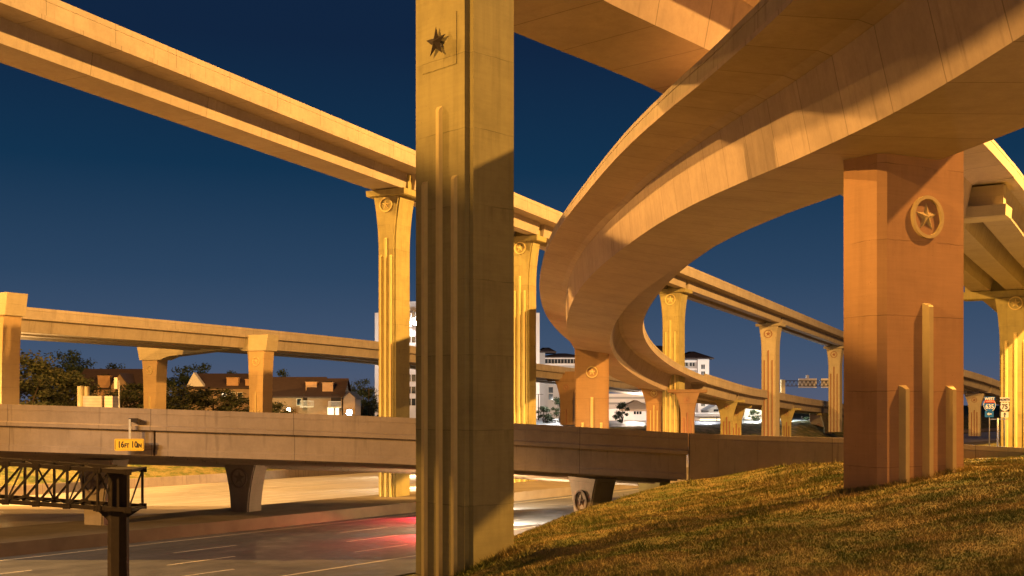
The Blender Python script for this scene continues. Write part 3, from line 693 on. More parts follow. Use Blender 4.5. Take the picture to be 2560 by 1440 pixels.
for i in range(nb + 1):
    for y in yd:
        MB().bar(node(i, y, 0), node(i, y, 1), .07, .09).build('web_vertical', 'steel', gt)
        if 0 < i < nb: MB().bar(node(i, y, 1), node(i + 1, y, 0), .07, .07).build('web_diagonal', 'steel', gt)
        for tp in (0, 1):
            c_ = node(i, y + (-.07 if y < 0 else .07), tp); gp = MB().box((c_[0], c_[1], c_[2]), (.26, .03, .2))
            for q in (-.09, 0, .09):
                for w__ in (-.05, .05): gp.box((c_[0] + q, c_[1] + (-.02 if y < 0 else .02), c_[2] + w__), (.035, .03, .035))
            gp.build('gusset_plate', 'steel', gt)
    if i < nb:
        a_, b_ = (node(i, yd[0], 1), node(i + 1, yd[1], 1)) if i % 2 else (node(i, yd[1], 1), node(i + 1, yd[0], 1))
        MB().bar(a_, b_, .05).build('lateral_brace', 'steel', gt); a_ = (a_[0], a_[1], a_[2] - (zt - zb)); b_ = (b_[0], b_[1], b_[2] - (zt - zb)); MB().bar(a_, b_, .05).build('lateral_brace', 'steel', gt)
        MB().bar(node(i, yd[0], i % 2), node(i, yd[1], (i + 1) % 2), .045).build('lateral_brace', 'steel', gt)
    for tp in (0, 1): MB().bar(node(i, yd[0], tp), node(i, yd[1], tp), .06).build('cross_strut', 'steel', gt)

# ------------------------------------------------------------------ route signs at right
def shield_us(s):  # outline of a US route shield
    pts = [(0, .46), (.16, .42), (.3, .48), (.44, .38), (.40, .2), (.46, 0), (.42, -.2), (.3, -.34), (.12, -.40), (0, -.48)]
    return [(x * s, z * s) for x, z in pts] + [(-x * s, z * s) for x, z in pts[::-1][1:-1]]
def shield_i(s):
    pts = [(0, .42), (.2, .47), (.36, .44), (.42, .26), (.46, .08), (.42, -.12), (.3, -.3), (.15, -.41), (0, -.48)]
    return [(x * s, z * s) for x, z in pts] + [(-x * s, z * s) for x, z in pts[::-1][1:-1]]
def arrow(dx, dz, s): # flat arrow polygon pointing up, then turned
    p = [(-.07, -.36), (.07, -.36), (.07, .06), (.24, .0), (0, .36), (-.24, .0), (-.07, .06)]
    return [((x * dz + z * dx) * s, (z * dz - x * dx) * s) for x, z in p]
Ds = 72.0; m1 = Ds / F
def sign_group(name, label, px, items):
    t = thing(name, label, 'road sign', (PX(px, Ds), Ds, -3.3)); return t
def zloc(py): return PZ(py, Ds) + 3.3
s1 = sign_group('route_sign', 'blue WEST 635 interstate route sign with a left arrow beyond the retaining wall', 2474, 0)
rounded(27 * m1, 11.5 * m1, .03, 0, .02).build('panel', 'sign_blue', s1).location = (.0, 0, zloc(997.5))
text_mesh('WEST', .25, 'sign_white', s1, (0, -.006, zloc(997.5)), bold=.006, sx=.95)
bkx = MB().prism(shield_i(34 * m1), 0, .02).build('panel', 'sign_white', s1); bkx.location = (0, 0, zloc(1015))
q = MB().prism([(x, z) for x, z in shield_i(31 * m1)], -.004, .001).build('shield_face', 'sign_blue', s1); q.location = (0, 0, zloc(1015))
MB().prism([(-.33, .19), (.33, .19), (.30, .36), (.17, .375), (0, .335), (-.17, .375), (-.30, .36)], -.008, -.002).build('red_band', 'sign_red', s1).location = (0, 0, zloc(1015))
text_mesh('INTERSTATE', .10, 'sign_white', s1, (0, -.012, zloc(1015) + .27), sx=.9)
text_mesh('635', .40, 'sign_white', s1, (0, -.008, zloc(1015) - .05), sx=.9, bold=.01)
rounded(22 * m1, 16 * m1, .04, 0, .02).build('panel', 'sign_blue', s1).location = (-.02, 0, zloc(1035))
MB().prism(arrow(-1, 0, .42), -.006, 0).build('arrow', 'sign_white', s1).location = (-.02, 0, zloc(1035))
MB().tube([(.0, .05, 0), (.0, .05, zloc(995))], .035).build('post', 'galv', s1, True)
s2 = sign_group('route_sign', 'white NORTH 75 route sign with an up arrow beside the right edge pier', 2512, 0)
rounded(24 * m1, 11 * m1, .03, 0, .02).build('panel', 'sign_white', s2).location = (0, 0, zloc(999))
text_mesh('NORTH', .20, 'sign_black', s2, (0, -.006, zloc(999)), sx=.95, bold=.003)
rounded(24 * m1, 24 * m1, .04, 0, .02).build('panel', 'sign_black', s2).location = (0, 0, zloc(1017))
MB().prism(shield_us(24.5 * m1), -.005, .001).build('shield_face', 'sign_white', s2).location = (0, 0, zloc(1017))
text_mesh('75', .42, 'sign_black', s2, (0, -.008, zloc(1017)), sx=.95, bold=.008)
rounded(19 * m1, 14 * m1, .03, 0, .02).build('panel', 'sign_white', s2).location = (0, 0, zloc(1036.5))
MB().prism(arrow(0, 1, .40), -.006, 0).build('arrow', 'sign_black', s2).location = (0, 0, zloc(1036.5))
MB().tube([(0, .05, 0), (0, .05, zloc(996))], .035).build('post', 'galv', s2, True)
s3 = thing('sign_post', 'bare galvanised post with a crossbar in front of the route signs', 'post', (PX(2494, 66), 66, -3.2))
MB().tube([(0, 0, 0), (0, 0, PZ(1046, 66) + 3.2)], .05).build('upright', 'galv', s3, True)
MB().bar((-.4, 0, PZ(1048, 66) + 3.2), (.6, 0, PZ(1048, 66) + 3.2), .05).build('crossbar', 'galv', s3)

# ------------------------------------------------------------------ buildings
def gable_block(t, x0, x1, y0, y1, zb, ze, zr, axis_x=True, over=.5, wall='siding', roof='roof'):
    MB().box(((x0 + x1) / 2, (y0 + y1) / 2, (zb + ze) / 2), (x1 - x0, y1 - y0, ze - zb)).build('wall', wall, t)
    rf = MB()
    if axis_x:
        ym = (y0 + y1) / 2; A, B = x0 - over, x1 + over; k = .18; sl = (zr - ze) / (ym - y0); zl = ze - over * sl
        pr = [(y0 - over, zl), (ym, zr), (y1 + over, zl), (y1 + over, zl + k), (ym, zr + k), (y0 - over, zl + k)]
        n = 6; vs_ = [(A, y, z) for y, z in pr] + [(B, y, z) for y, z in pr]
        rf.add(vs_, [tuple(range(n)), tuple(range(2 * n - 1, n - 1, -1))] + [(i, i + n, (i + 1) % n + n, (i + 1) % n) for i in range(n)])
        rf.build('roof', roof, t)
        for X in (x0, x1): MB().add([(X - .06, y0, ze), (X - .06, y1, ze), (X - .06, ym, zr - .02), (X + .06, y0, ze), (X + .06, y1, ze), (X + .06, ym, zr - .02)], [(0, 1, 2), (5, 4, 3), (0, 3, 4, 1), (1, 4, 5, 2), (2, 5, 3, 0)]).build('gable', wall, t)
    else:
        xm = (x0 + x1) / 2; A, B = y0 - over, y1 + over; k = .18; sl = (zr - ze) / (xm - x0); zl = ze - over * sl
        pr = [(x0 - over, zl), (xm, zr), (x1 + over, zl), (x1 + over, zl + k), (xm, zr + k), (x0 - over, zl + k)]
        rf.prism(pr, A, B).build('roof', roof, t)
        for Y in (y0, y1): MB().prism([(x0, ze), (x1, ze), (xm, zr - .02)], Y - .06, Y + .06).build('gable', wall, t)
def chimney(t, x, y, z0, z1, w, d=1.4, mat='chimney'):
    o = MB().box((x, y, (z0 + z1) / 2), (w, d, z1 - z0)).build('chimney', mat, t)
    MB().box((x, y, z1 + .07), (w + .2, d + .2, .14)).build('chimney_cap', mat, o)
    MB().box((x, y, z1 + .3), (w * .6, d * .6, .3)).build('flue', 'trimdark', o)
def window(t, x, y, z, w, h, lit=False):
    o = MB().box((x, y, z), (w + .2, .10, h + .2)).build('window', 'white_wood', t)
    MB().box((x, y - .055, z), (w, .03, h)).build('pane', 'glass_lit' if lit else 'glass', o)
def balcony(t, x, y, z, w):
    o = MB().box((x, y - .8, z), (w, 1.6, .2)).build('balcony', 'white_wood', t)
    r_ = MB(); r_.bar((x - w / 2, y - 1.55, z + 1.1), (x + w / 2, y - 1.55, z + 1.1), .1)
    for k in range(13): xx = x - w / 2 + w * k / 12; r_.bar((xx, y - 1.55, z), (xx, y - 1.55, z + 1.1), .07)
    r_.build('railing', 'white_wood', o)
    MB().box((x, y - .03, z + 1.3), (w * .8, .12, 2.2)).build('balcony_door', 'trimdark', t)
Dh = 215.0; zg = -4.4
def HX(px, D=Dh): return PX(px, D)
def HZ(py, D=Dh): return PZ(py, D)
apt = 'apartment houses beyond the freeway'
h1 = thing('apartment_house', 'apartment house with white balconies and two wooden chimneys left of the yellow median pier', 'house', (0, 0, 0), 0, apt)
gable_block(h1, HX(664), HX(800), Dh, Dh + 10, zg, HZ(989), HZ(943), True)
gable_block(h1, HX(772), HX(858), Dh - 1.5, Dh + 9, zg, HZ(990), HZ(947), True)
gable_block(h1, HX(864), HX(893), Dh - 3, Dh + 5, zg, HZ(994), HZ(981), False, .4)
chimney(h1, HX(776), Dh + 1.6, HZ(995), HZ(956), 2.1); chimney(h1, HX(820), Dh + .3, HZ(996), HZ(958), 2.0)
balcony(h1, HX(771), Dh, HZ(1017), 2.5); balcony(h1, HX(843), Dh - 1.5, HZ(1018.5), 2.3)
window(h1, HX(830), Dh - 1.55, HZ(1030), 1.1, 1.7, True); window(h1, HX(846), Dh - 1.55, HZ(1030), .6, 1.7, True); window(h1, HX(748), Dh - .05, HZ(1005), .8, 1.2)
h2 = thing('apartment_house', 'tan apartment house with pale gable end and two wooden chimneys between the straddle bent columns', 'house', (0, 0, 0), 0, apt)
gable_block(h2, HX(470, 225), HX(640, 225), 225, 236, zg, HZ(968, 225), HZ(934, 225), True)
MB().add([(HX(466, 224), 224, HZ(966, 224)), (HX(510, 224), 224, HZ(966, 224)), (HX(484, 224), 224, HZ(931, 224)), (HX(466, 224), 226, HZ(966, 224)), (HX(510, 224), 226, HZ(966, 224)), (HX(484, 224), 226, HZ(931, 224))],
         [(0, 1, 2), (5, 4, 3), (0, 3, 4, 1), (1, 4, 5, 2), (2, 5, 3, 0)]).build('gable', 'white_wood', h2)
chimney(h2, HX(577, 224), 226, HZ(985, 224), HZ(945, 224), 2.3); chimney(h2, HX(622, 224), 226, HZ(985, 224), HZ(949, 224), 2.0)
for px in (560, 582, 600): window(h2, HX(px, 224.9), 224.93, HZ(990, 225), .9, 1.3, px == 560)
h3 = thing('apartment_house', 'brown roofed house with a tall tan chimney behind the pale truck', 'house', (0, 0, 0), 0, apt)
gable_block(h3, HX(190, 240), HX(372, 240), 240, 252, zg, HZ(970, 240), HZ(922, 240), True)
gable_block(h3, HX(286, 238), HX(330, 238), 236, 246, zg, HZ(965, 238), HZ(935, 238), False, .4)
chimney(h3, HX(252, 238), 240.5, zg, HZ(940, 238), 2.6)
for px in (220, 275): window(h3, HX(px, 239.9), 239.93, HZ(985, 240), 1.2, 1.5, False)
h4 = thing('apartment_house', 'white house with two square white chimneys left of the straddle bent column', 'house', (0, 0, 0), 0, apt)
gable_block(h4, HX(345, 275), HX(396, 275), 275, 284, zg, HZ(955, 275), HZ(940, 275), True, .4, 'white_wood')
chimney(h4, HX(355, 274), 276, HZ(975, 274), HZ(938, 274), 1.6, 1.4, 'white_wood'); chimney(h4, HX(384, 274), 276, HZ(975, 274), HZ(936, 274), 2.0, 1.4, 'white_wood')

def block(t, name, x0, x1, y0, y1, z0, z1, mat): return MB().box(((x0 + x1) / 2, (y0 + y1) / 2, (z0 + z1) / 2), (x1 - x0, y1 - y0, z1 - z0)).build(name, mat, t)
def hip(t, x0, x1, y0, y1, z0, z1, mat='hotel_roof', inset=None):
    i = inset or min(x1 - x0, y1 - y0) * .42
    MB().add([(x0, y0, z0), (x1, y0, z0), (x1, y1, z0), (x0, y1, z0), (x0 + i, (y0 + y1) / 2, z1), (x1 - i, (y0 + y1) / 2, z1), (x0, y0, z0 - .3), (x1, y0, z0 - .3), (x1, y1, z0 - .3), (x0, y1, z0 - .3)],
             [(0, 1, 5, 4), (1, 2, 5), (2, 3, 4, 5), (3, 0, 4), (6, 7, 1, 0), (7, 8, 2, 1), (8, 9, 3, 2), (9, 6, 0, 3), (9, 8, 7, 6)]).build('roof', mat, t)
Dt = 330.0
tw = thing('hotel_tower', 'tall white tower block glimpsed on both sides of the yellow median pier', 'building')
block(tw, 'wall', HX(937, Dt), HX(1349, Dt), Dt, Dt + 25, -5, HZ(782, Dt), 'hotel')
block(tw, 'top_storey', HX(950, Dt), HX(1335, Dt), Dt + 2, Dt + 22, HZ(782, Dt), HZ(752, Dt), 'hotel_grey')
for py in (790, 845):
    block(tw, 'balcony', HX(1000, Dt), HX(1046, Dt), Dt - 1.2, Dt - .02, HZ(py + 28, Dt), HZ(py + 12, Dt), 'white_bright')
for py in (785, 850, 880, 910, 945, 975, 1005):
    for px in (1022, 1034, 960, 980, 1075, 1100, 1125, 1200, 1225, 1250, 1310, 1330):
        o = MB().box((HX(px, Dt), Dt - .05, HZ(py, Dt)), (1.1, .12, 2.0)).build('window', 'glass', tw)
Dw = 340.0
hw = thing('hotel_building', 'low hotel wing with a window row under its dark roof beyond the small trees', 'building')
block(hw, 'wall', HX(1351, Dw), HX(1460, Dw), Dw, Dw + 18, -6, HZ(892, Dw), 'hotel_grey')
hip(hw, HX(1346, Dw), HX(1470, Dw), Dw - 1, Dw + 19, HZ(892, Dw), HZ(880, Dw))
block(hw, 'stair_tower', HX(1345, Dw), HX(1362, Dw), Dw - 2, Dw + 6, -6, HZ(882, Dw), 'hotel_grey')
hip(hw, HX(1340, Dw), HX(1390, Dw), Dw - 3, Dw + 7, HZ(880, Dw), HZ(868, Dw), inset=4)
block(hw, 'cornice', HX(1360, Dw), HX(1462, Dw), Dw - .6, Dw - .02, HZ(897, Dw), HZ(892.5, Dw), 'hotel')
block(hw, 'cornice', HX(1360, Dw), HX(1462, Dw), Dw - .6, Dw - .02, HZ(914, Dw), HZ(909, Dw), 'hotel')
for px in range(1366, 1460, 8): MB().box((HX(px, Dw), Dw - .05, HZ(903, Dw)), (.75, .1, 1.2)).build('window', 'glass', hw)
for px in (1377, 1405):
    for py in (975, 992): MB().box((HX(px, Dw), Dw - .05, HZ(py, Dw)), (1.3, .1, 1.7)).build('window', 'glass', hw)
hr = thing('hotel_building', 'white hotel wing with dark hipped roof rising behind the distant viaduct', 'building')
block(hr, 'wall', HX(1600, Dw), HX(1745, Dw), Dw, Dw + 16, -6, HZ(893, Dw), 'hotel_grey')
block(hr, 'corner_tower', HX(1742, Dw), HX(1770, Dw), Dw - 2, Dw + 10, -6, HZ(892, Dw), 'hotel')
hip(hr, HX(1590, Dw), HX(1760, Dw), Dw - 1.5, Dw + 17, HZ(893, Dw), HZ(877, Dw))
hip(hr, HX(1688, Dw), HX(1780, Dw), Dw - 4, Dw + 12, HZ(896, Dw), HZ(877, Dw), inset=6.3)
hip(hr, HX(1596, Dw), HX(1690, Dw), Dw - 3, Dw + 12, HZ(880, Dw), HZ(862, Dw), inset=4)
block(hr, 'cornice', HX(1706, Dw), HX(1742, Dw), Dw - .6, Dw - .02, HZ(906, Dw), HZ(900, Dw), 'hotel')
block(hr, 'cornice', HX(1706, Dw), HX(1742, Dw), Dw - .6, Dw - .02, HZ(925, Dw), HZ(921, Dw), 'hotel')
for px in (1711, 1717, 1727, 1734): MB().box((HX(px, Dw), Dw - .05, HZ(911, Dw)), (.55, .1, 1.0)).build('window', 'glass', hr)
for py in (917, 934, 1010, 1028):
    for px in (1755, 1760): MB().box((HX(px, Dw - 2), Dw - 2.05, HZ(py, Dw - 2)), (.45, .1, 1.3)).build('window', 'glass', hr)
Ds2 = 290.0
st_ = thing('store_building', 'bright storefront with a flat canopy and white lit walls behind the distant viaduct piers', 'store')
block(st_, 'wall', HX(1735, Ds2), HX(1806, Ds2), Ds2, Ds2 + 14, -6.5, HZ(1032, Ds2), 'white_bright')
block(st_, 'canopy', HX(1732, Ds2), HX(1810, Ds2), Ds2 - 3, Ds2 - .02, HZ(1041, Ds2), HZ(1034, Ds2), 'hotel_grey')
block(st_, 'shop_window', HX(1750, Ds2), HX(1800, Ds2), Ds2 - .1, Ds2 - .01, HZ(1075, Ds2), HZ(1047, Ds2), 'glass_lit')
pl = MB()
pl.add([(PX(1325, 192), 192, -4.2), (PX(1700, 222), 222, -4.2), (PX(1900, 250), 250, -4.2), (PX(2040, 300), 300, -4.2), (PX(2060, 345), 345, -4.2), (PX(1325, 345), 345, -4.2)], [(0, 1, 2, 3, 4, 5)])
struct(pl.build('parking_lot', 'road'))
for (px, D, z, pw, cl) in ((1390, 255, 3, 11e3, (1, .93, .85)), (1560, 268, 3, 11e3, (1, .78, .62)), (1600, 262, 1, 8e3, (1, .8, .65)), (1770, 270, 2, 11e3, (.95, .95, 1)), (1880, 285, 3, 16e3, (1, .95, .8)), (1990, 300, 3, 12e3, (.85, 1, .9))):
    lamp('parking_lot_light', (PX(px, D), D, z), pw * .6, cl, .4)
ph = thing('parking_garage', 'long pale wall of a parking garage behind the pinkish building', 'building')
block(ph, 'wall', HX(1505, 320), HX(1660, 320), 320, 340, -4.4, HZ(984, 320), 'white_bright')
for py in (992, 1006): block(ph, 'opening', HX(1512, 320), HX(1655, 320), 319.9, 319.99, HZ(py + 5, 320), HZ(py, 320), 'hotel_grey')
wh = thing('warehouse_building', 'pinkish white building with hipped roof and three small windows right of the wide terracotta pier', 'building')
block(wh, 'wall', HX(1515, Ds2), HX(1625, Ds2), Ds2, Ds2 + 14, -6.5, HZ(1022, Ds2), 'white_bright')
hip(wh, HX(1550, Ds2), HX(1640, Ds2), Ds2 - 1, Ds2 + 15, HZ(1024, Ds2), HZ(1000, Ds2), 'stucco', 5)
for px in (1587, 1594, 1601): MB().box((HX(px, Ds2), Ds2 - .04, HZ(1032, Ds2)), (.55, .1, .75)).build('window', 'glass', wh)
block(wh, 'door', HX(1586, Ds2), HX(1598, Ds2), Ds2 - .05, Ds2 - .01, -6.5, HZ(1062, Ds2), 'white_wood')
gh = thing('house', 'small pale grey gabled house under the viaduct next to the first dark-starred pier', 'house')
gable_block(gh, HX(1772, 300), HX(1812, 300), 300, 310, -6.5, HZ(1024, 300), HZ(1012, 300), False, .5, 'hotel_grey', 'hotel_grey')
for px in (1786, 1790, 1794): MB().box((HX(px, 300), 299.95, HZ(1026, 300)), (.35, .1, .6)).build('window', 'glass', gh)
ob_ = thing('office_building', 'tan office block behind the gap between the distant viaduct piers', 'building')
block(ob_, 'wall', HX(1858, 320), HX(1908, 320), 320, 332, -7, HZ(1015, 320), 'white_bright')
block(ob_, 'side_wing', HX(1852, 322), HX(1878, 322), 316, 319.9, -7, HZ(1062, 322), 'siding')
for px in (1870, 1890):
    for py in (1028, 1044): MB().box((HX(px, 320), 319.95, HZ(py, 320)), (1.0, .1, .8)).build('window', 'glass_lit', ob_)

# ------------------------------------------------------------------ truck on the service road beyond the overpass
Dtk = 130.0
tk = thing('flatbed_truck', 'pale truck with upright cream tank and slatted trailer on the road behind the overpass barrier', 'truck', (PX(243, Dtk), Dtk, -4.2))
def tz(py): return PZ(py, Dtk) + 4.2
def tx(px): return PX(px, Dtk) - PX(243, Dtk)
cabm = plain('cream_tank_paint', (.75, .6, .3), .35, 0, .3, 2); slat = ribbed('white_slatted_side', (.72, .62, .5), 2, .34, .6)
MB().tube([(tx(203), 0, .9), (tx(203), 0, tz(965))], .42, 20).build('tank', cabm, tk, True)
MB().tube([(tx(218), 0, .9), (tx(218), 0, tz(966))], .30, 16).build('tank', cabm, tk, True)
MB().box((tx(240), 0, (tz(990) + .9) / 2), (tx(266) - tx(213) - .3, 2.3, tz(990) - .9)).build('trailer_box', slat, tk)
MB().box((tx(280), 0, (tz(990) + .9) / 2), (tx(290) - tx(270), 2.3, tz(990) - .9)).build('trailer_box', slat, tk)
MB().box((tx(243), 0, .75), (tx(292) - tx(192), 2.2, .3)).build('chassis', 'steel', tk)
for px in (202, 225, 262, 282):
    for y in (-1, 1): MB().tube([(tx(px), y - .15, .5), (tx(px), y + .15, .5)], .5, 18).build('wheel', 'rubber', tk)

# ------------------------------------------------------------------ poles, lamps, far gantry
def pole(label, px, D, top, r=.09, z0=-4.4, arm=None, name='light_pole', mat='galv', cat='pole'):
    t = thing(name, label, cat, (PX(px, D), D, z0)); MB().tube([(0, 0, 0), (0, 0, PZ(top, D) - z0)], [r, r * .7], 10).build('shaft', mat, t, True)
    if arm: MB().bar((-arm, 0, PZ(top, D) - z0 - .1), (arm, 0, PZ(top, D) - z0 - .1), .12, .1).build('crossarm', mat, t)
    return t
p_ = pole('slim white sign pole seen from its edge behind the overpass barrier', 298, 120, 951, .1)
MB().box((-.35, 0, PZ(958, 120) + 4.4), (.35, .1, 1.2)).build('sign_plate', 'white_wood', p_)
pole('utility pole with a crossarm by the dark trees left of the yellow median pier', 922, 240, 972, .16, arm=1.1, name='utility_pole', mat='bark')
pole('utility pole with a crossarm near the white tower right of the ochre pillar', 1346, 300, 985, .16, arm=1.3, name='utility_pole', mat='bark')
pole('dark twin-headed parking lot light in front of the bright storefront', 1792, 280, 1041, .12, -6.5, .9, mat='trimdark')
pole('thin dark pole between the distant viaduct and the office block', 1860, 300, 1022, .12, -6.5, mat='trimdark')
pole('thin dark pole in front of the bright trees under the viaduct', 2005, 300, 1040, .12, -6.5, mat='trimdark')
def flood(label, px, py, D, r, mat, power, color, back=2.5):
    t = thing('flood_lamp', label, 'lamp', (PX(px, D), D, PZ(py, D)))
    mb = MB(); n = 12; vs_ = [(0, -r, 0)] + [(r * sin(a) * cos(b), -r * cos(a), r * sin(a) * sin(b)) for a in (.5, 1.0, 1.5) for b in np.linspace(0, 2 * pi, n, endpoint=False)]
    f = [(0, 1 + k, 1 + (k + 1) % n) for k in range(n)] + [(1 + j * n + k, 1 + j * n + (k + 1) % n, 1 + (j + 1) * n + (k + 1) % n, 1 + (j + 1) * n + k) for j in range(2) for k in range(n)]
    mb.add(vs_, f).build('lens', mat, t, True)
    MB().box((0, r * .6, 0), (r * 2.3, r * 1.0, r * 2.3)).build('housing', 'trimdark', t)
    MB().bar((0, r * .6, -r), (0, r * .6, -PZ(py, D) - 4.4 if D < 250 else -2), .12).build('bracket', 'trimdark', t)
    l = lamp('flood_light', (PX(px, D), D - back, PZ(py, D) + .4), power, color, .3); return t
flood('dazzling white flood lamp at the end of the apartment house', 873, 1031, 209, .5, 'flood', 350, (.9, 1, 1))
flood('warm porch lamp glowing by the yellow wall of the apartment house', 722, 1024, 211, .35, 'flood_warm', 900, (1, .95, .55))
flood('white lamp shining on the balconies of the tower', 1039, 808, 327, .6, 'flood', 3500, (.85, .95, 1))
flood('bright lamp at the left end of the storefront', 1741, 1062, 286, .45, 'flood', 3000, (.9, .95, 1))
for loc, pw, cl in (((PX(1395, 325), 322, 1), 4e3, (1, .95, .85)), ((PX(1575, 280), 276, 0), 7e3, (1, .72, .5)), ((PX(1740, 330), 322, 6), 5e3, (.9, .92, 1)), ((PX(940, 325), 316, 12), 3.5e3, (.95, .95, 1)),
                    ((PX(1890, 310), 305, 0), 9e3, (1, .95, .75)), ((PX(2010, 315), 300, 0), 9e3, (.8, 1, .85)), ((PX(1345, 325), 310, 14), 7e3, (.9, .95, 1)), ((PX(720, 205), 196, 8), 4e3, (1, .55, .2)), ((PX(200, 150), 122, 4), 7e3, (1, .62, .25))):
    lamp('street_or_fill_light', loc, pw, cl, .4)
lamp('street_or_fill_light', (PX(2474, 61), 61.5, -.6), 420, (.95, .97, 1), .15)  # added in place of headlights shining on the route signs

Dq = 280.0
fg = thing('sign_gantry', 'distant overhead gantry with the pale backs of two signs and a lattice truss', 'sign gantry', (PX(1958, Dq), Dq, -4))
def qz(py): return PZ(py, Dq) + 4
def qx(px): return PX(px, Dq) - PX(1958, Dq)
MB().box((qx(1957), 0, qz(949) / 2), (1.0, .8, qz(949))).build('post', 'tan_trim', fg)
lat = MB()
for z in (qz(952), qz(965)): lat.bar((0, 0, z), (qx(2100), 0, z), .16)
for k in range(28):
    a_, b_ = qx(1960 + k * 5), qx(1965 + k * 5); lat.bar((a_, 0, qz(952 if k % 2 else 965)), (b_, 0, qz(965 if k % 2 else 952)), .1)
lat.build('lattice_truss', 'trimdark', fg)
for a_, b_ in ((1997, 2043), (2054, 2090)): MB().box(((qx(a_) + qx(b_)) / 2, .5, (qz(946) + qz(969)) / 2), (qx(b_) - qx(a_), .1, qz(946) - qz(969))).build('sign_panel', 'hotel', fg)
for a_ in (2020, 2078): MB().box((qx(a_), .5, qz(942)), (.7, .3, .9)).build('sign_tab', 'hotel', fg)

# ------------------------------------------------------------------ trees
def tree_proto(name, h, w, seed, n_leaf=1500, trunk=.35, leaf=.34, mat='leaf', low=.12, lumps=26):
    r = np.random.default_rng(seed)
    t = bpy.data.objects.new(name, None); COL.objects.link(t)
    c = []
    for _ in range(lumps):
        a = r.uniform(0, 2 * pi); zz = r.uniform(low, 1); prof = sqrt(max(.03, 1 - ((zz - .45) / .58) ** 2)); q = sqrt(r.uniform(.05, 1)) * prof
        c.append((q * cos(a) * w * .42, q * sin(a) * w * .42, h * zz * .93, r.uniform(.09, .19) * w))
    tk_ = MB(); tk_.tube([(0, 0, 0), (.1 * r.normal(), .1 * r.normal(), h * .25), (.3 * r.normal(), .2, h * .55)], [trunk, trunk * .75, trunk * .3], 7)
    for cc in c[::3]: tk_.tube([(0, 0, h * .2), (cc[0] * .5, cc[1] * .5, max(h * .28, cc[2] * .7)), cc[:3]], [trunk * .4, trunk * .25, .03], 5)
    tk_.build('trunk', 'bark', t)
    C = np.array(c); k = r.integers(0, len(C), n_leaf); dv = r.normal(size=(n_leaf, 3)); dv /= np.linalg.norm(dv, axis=1)[:, None]
    rad = C[k, 3] * r.uniform(.35, 1.15, n_leaf) ; pos = C[k, :3] + dv * rad[:, None] * np.array((1, 1, .8))
    a = r.normal(size=(n_leaf, 3)); a /= np.linalg.norm(a, axis=1)[:, None]; b = np.cross(a, dv + .3 * r.normal(size=(n_leaf, 3))); b /= np.linalg.norm(b, axis=1)[:, None] + 1e-6
    sz = leaf * r.uniform(.5, 1.3, n_leaf)[:, None]
    v = np.stack([pos - a * sz * .5, pos + b * sz * .32, pos + a * sz * .5, pos - b * sz * .32], 1).reshape(-1, 3)
    me = bpy.data.meshes.new('crown'); me.from_pydata(v.tolist(), [], np.arange(n_leaf * 4).reshape(-1, 4).tolist()); me.materials.append(M[mat])
    o = bpy.data.objects.new('crown', me); COL.objects.link(o); o.parent = t
    return t
used = {}
def plant(proto, px, D, top, h0, label, cat='tree', z0=-4.4, wx=1., group=None):
    key = proto.name
    o = proto if key not in used else copy_tree(proto); used[key] = 1
    s_ = (PZ(top, D) - z0) / h0
    o.location = (PX(px, D), D, z0); o.scale = (s_ * wx, s_ * wx, s_); o.rotation_euler = (0, 0, random.uniform(0, 6.28))
    tag(o, label, cat, group); return o
tA = tree_proto('leafy_tree', 9, 8, 1, 4200, .3, .34); tB = tree_proto('leafy_tree', 9, 7, 2, 4000, .3, .34, low=.05); tD = tree_proto('leafy_tree', 9, 8, 3, 3800, .3, .34, 'leaf_dark')
bA = tree_proto('bush', 4, 5, 4, 3200, .12, .22, low=.02, lumps=22); sm = tree_proto('slender_tree', 7, 4.4, 5, 2200, .2, .26, 'leaf_dark', low=.42, lumps=18)
gt_ = 'trees in front of the apartments'
for (p, px, D, top, h0, wx, lab) in (
        (tA, 40, 175, 878, 9, 1.5, 'tall brownish tree beside the left edge straddle bent'),
        (tB, 118, 190, 898, 9, 1.5, 'rounded brown-green tree right of the left edge straddle bent'),
        (tB, 70, 160, 928, 9, 1.7, 'broad low tree in front of the tall left edge tree'),
        (tD, 165, 255, 872, 9, 1.0, 'dark tall tree rising above the brown roof with the tall chimney'),
        (tD, 205, 265, 890, 9, 1.0, 'dark tree to the right of the tallest dark tree'),
        (tD, 285, 285, 905, 9, .9, 'dark green tree behind the roof ridge above the white pole'),
        (tA, 168, 178, 925, 9, 1.6, 'lit brown-green tree in front of the house with the tall chimney'),
        (tA, 348, 180, 955, 9, 1.9, 'bushy tree in front of the white house chimneys'),
        (tA, 312, 172, 975, 9, 2.0, 'low bushy tree right of the pale truck'),
        (tB, 392, 170, 972, 9, 1.9, 'low tree left of the far straddle bent column'),
        (tD, 500, 290, 905, 9, 1.0, 'dark tree behind the gable with the pale end'),
        (tD, 455, 280, 912, 9, 1.1, 'dark tree just right of the far straddle bent column'),
        (tB, 465, 180, 955, 9, 1.9, 'dense tree hiding the foot of the pale gable end'),
        (tA, 535, 176, 970, 9, 2.2, 'wide low tree below the two-chimney house'),
        (tB, 600, 185, 982, 9, 1.9, 'low bushy tree beside the near straddle bent column'),
        (tD, 702, 265, 920, 9, .8, 'round dark tree above the long brown apartment roof'),
        (tD, 582, 280, 924, 9, .7, 'small dark tree above the ridge of the two-chimney house'),
        (tD, 905, 270, 945, 9, 1.0, 'dark trees left of the yellow median pier'),
        (tD, 870, 255, 955, 9, .9, 'blue-green tree behind the end of the apartment house'),
        (tD, 930, 240, 985, 9, .9, 'dark low tree at the foot of the white tower')):
    plant(p, px, D, top, h0, lab, 'tree', -4.4, wx, gt_)
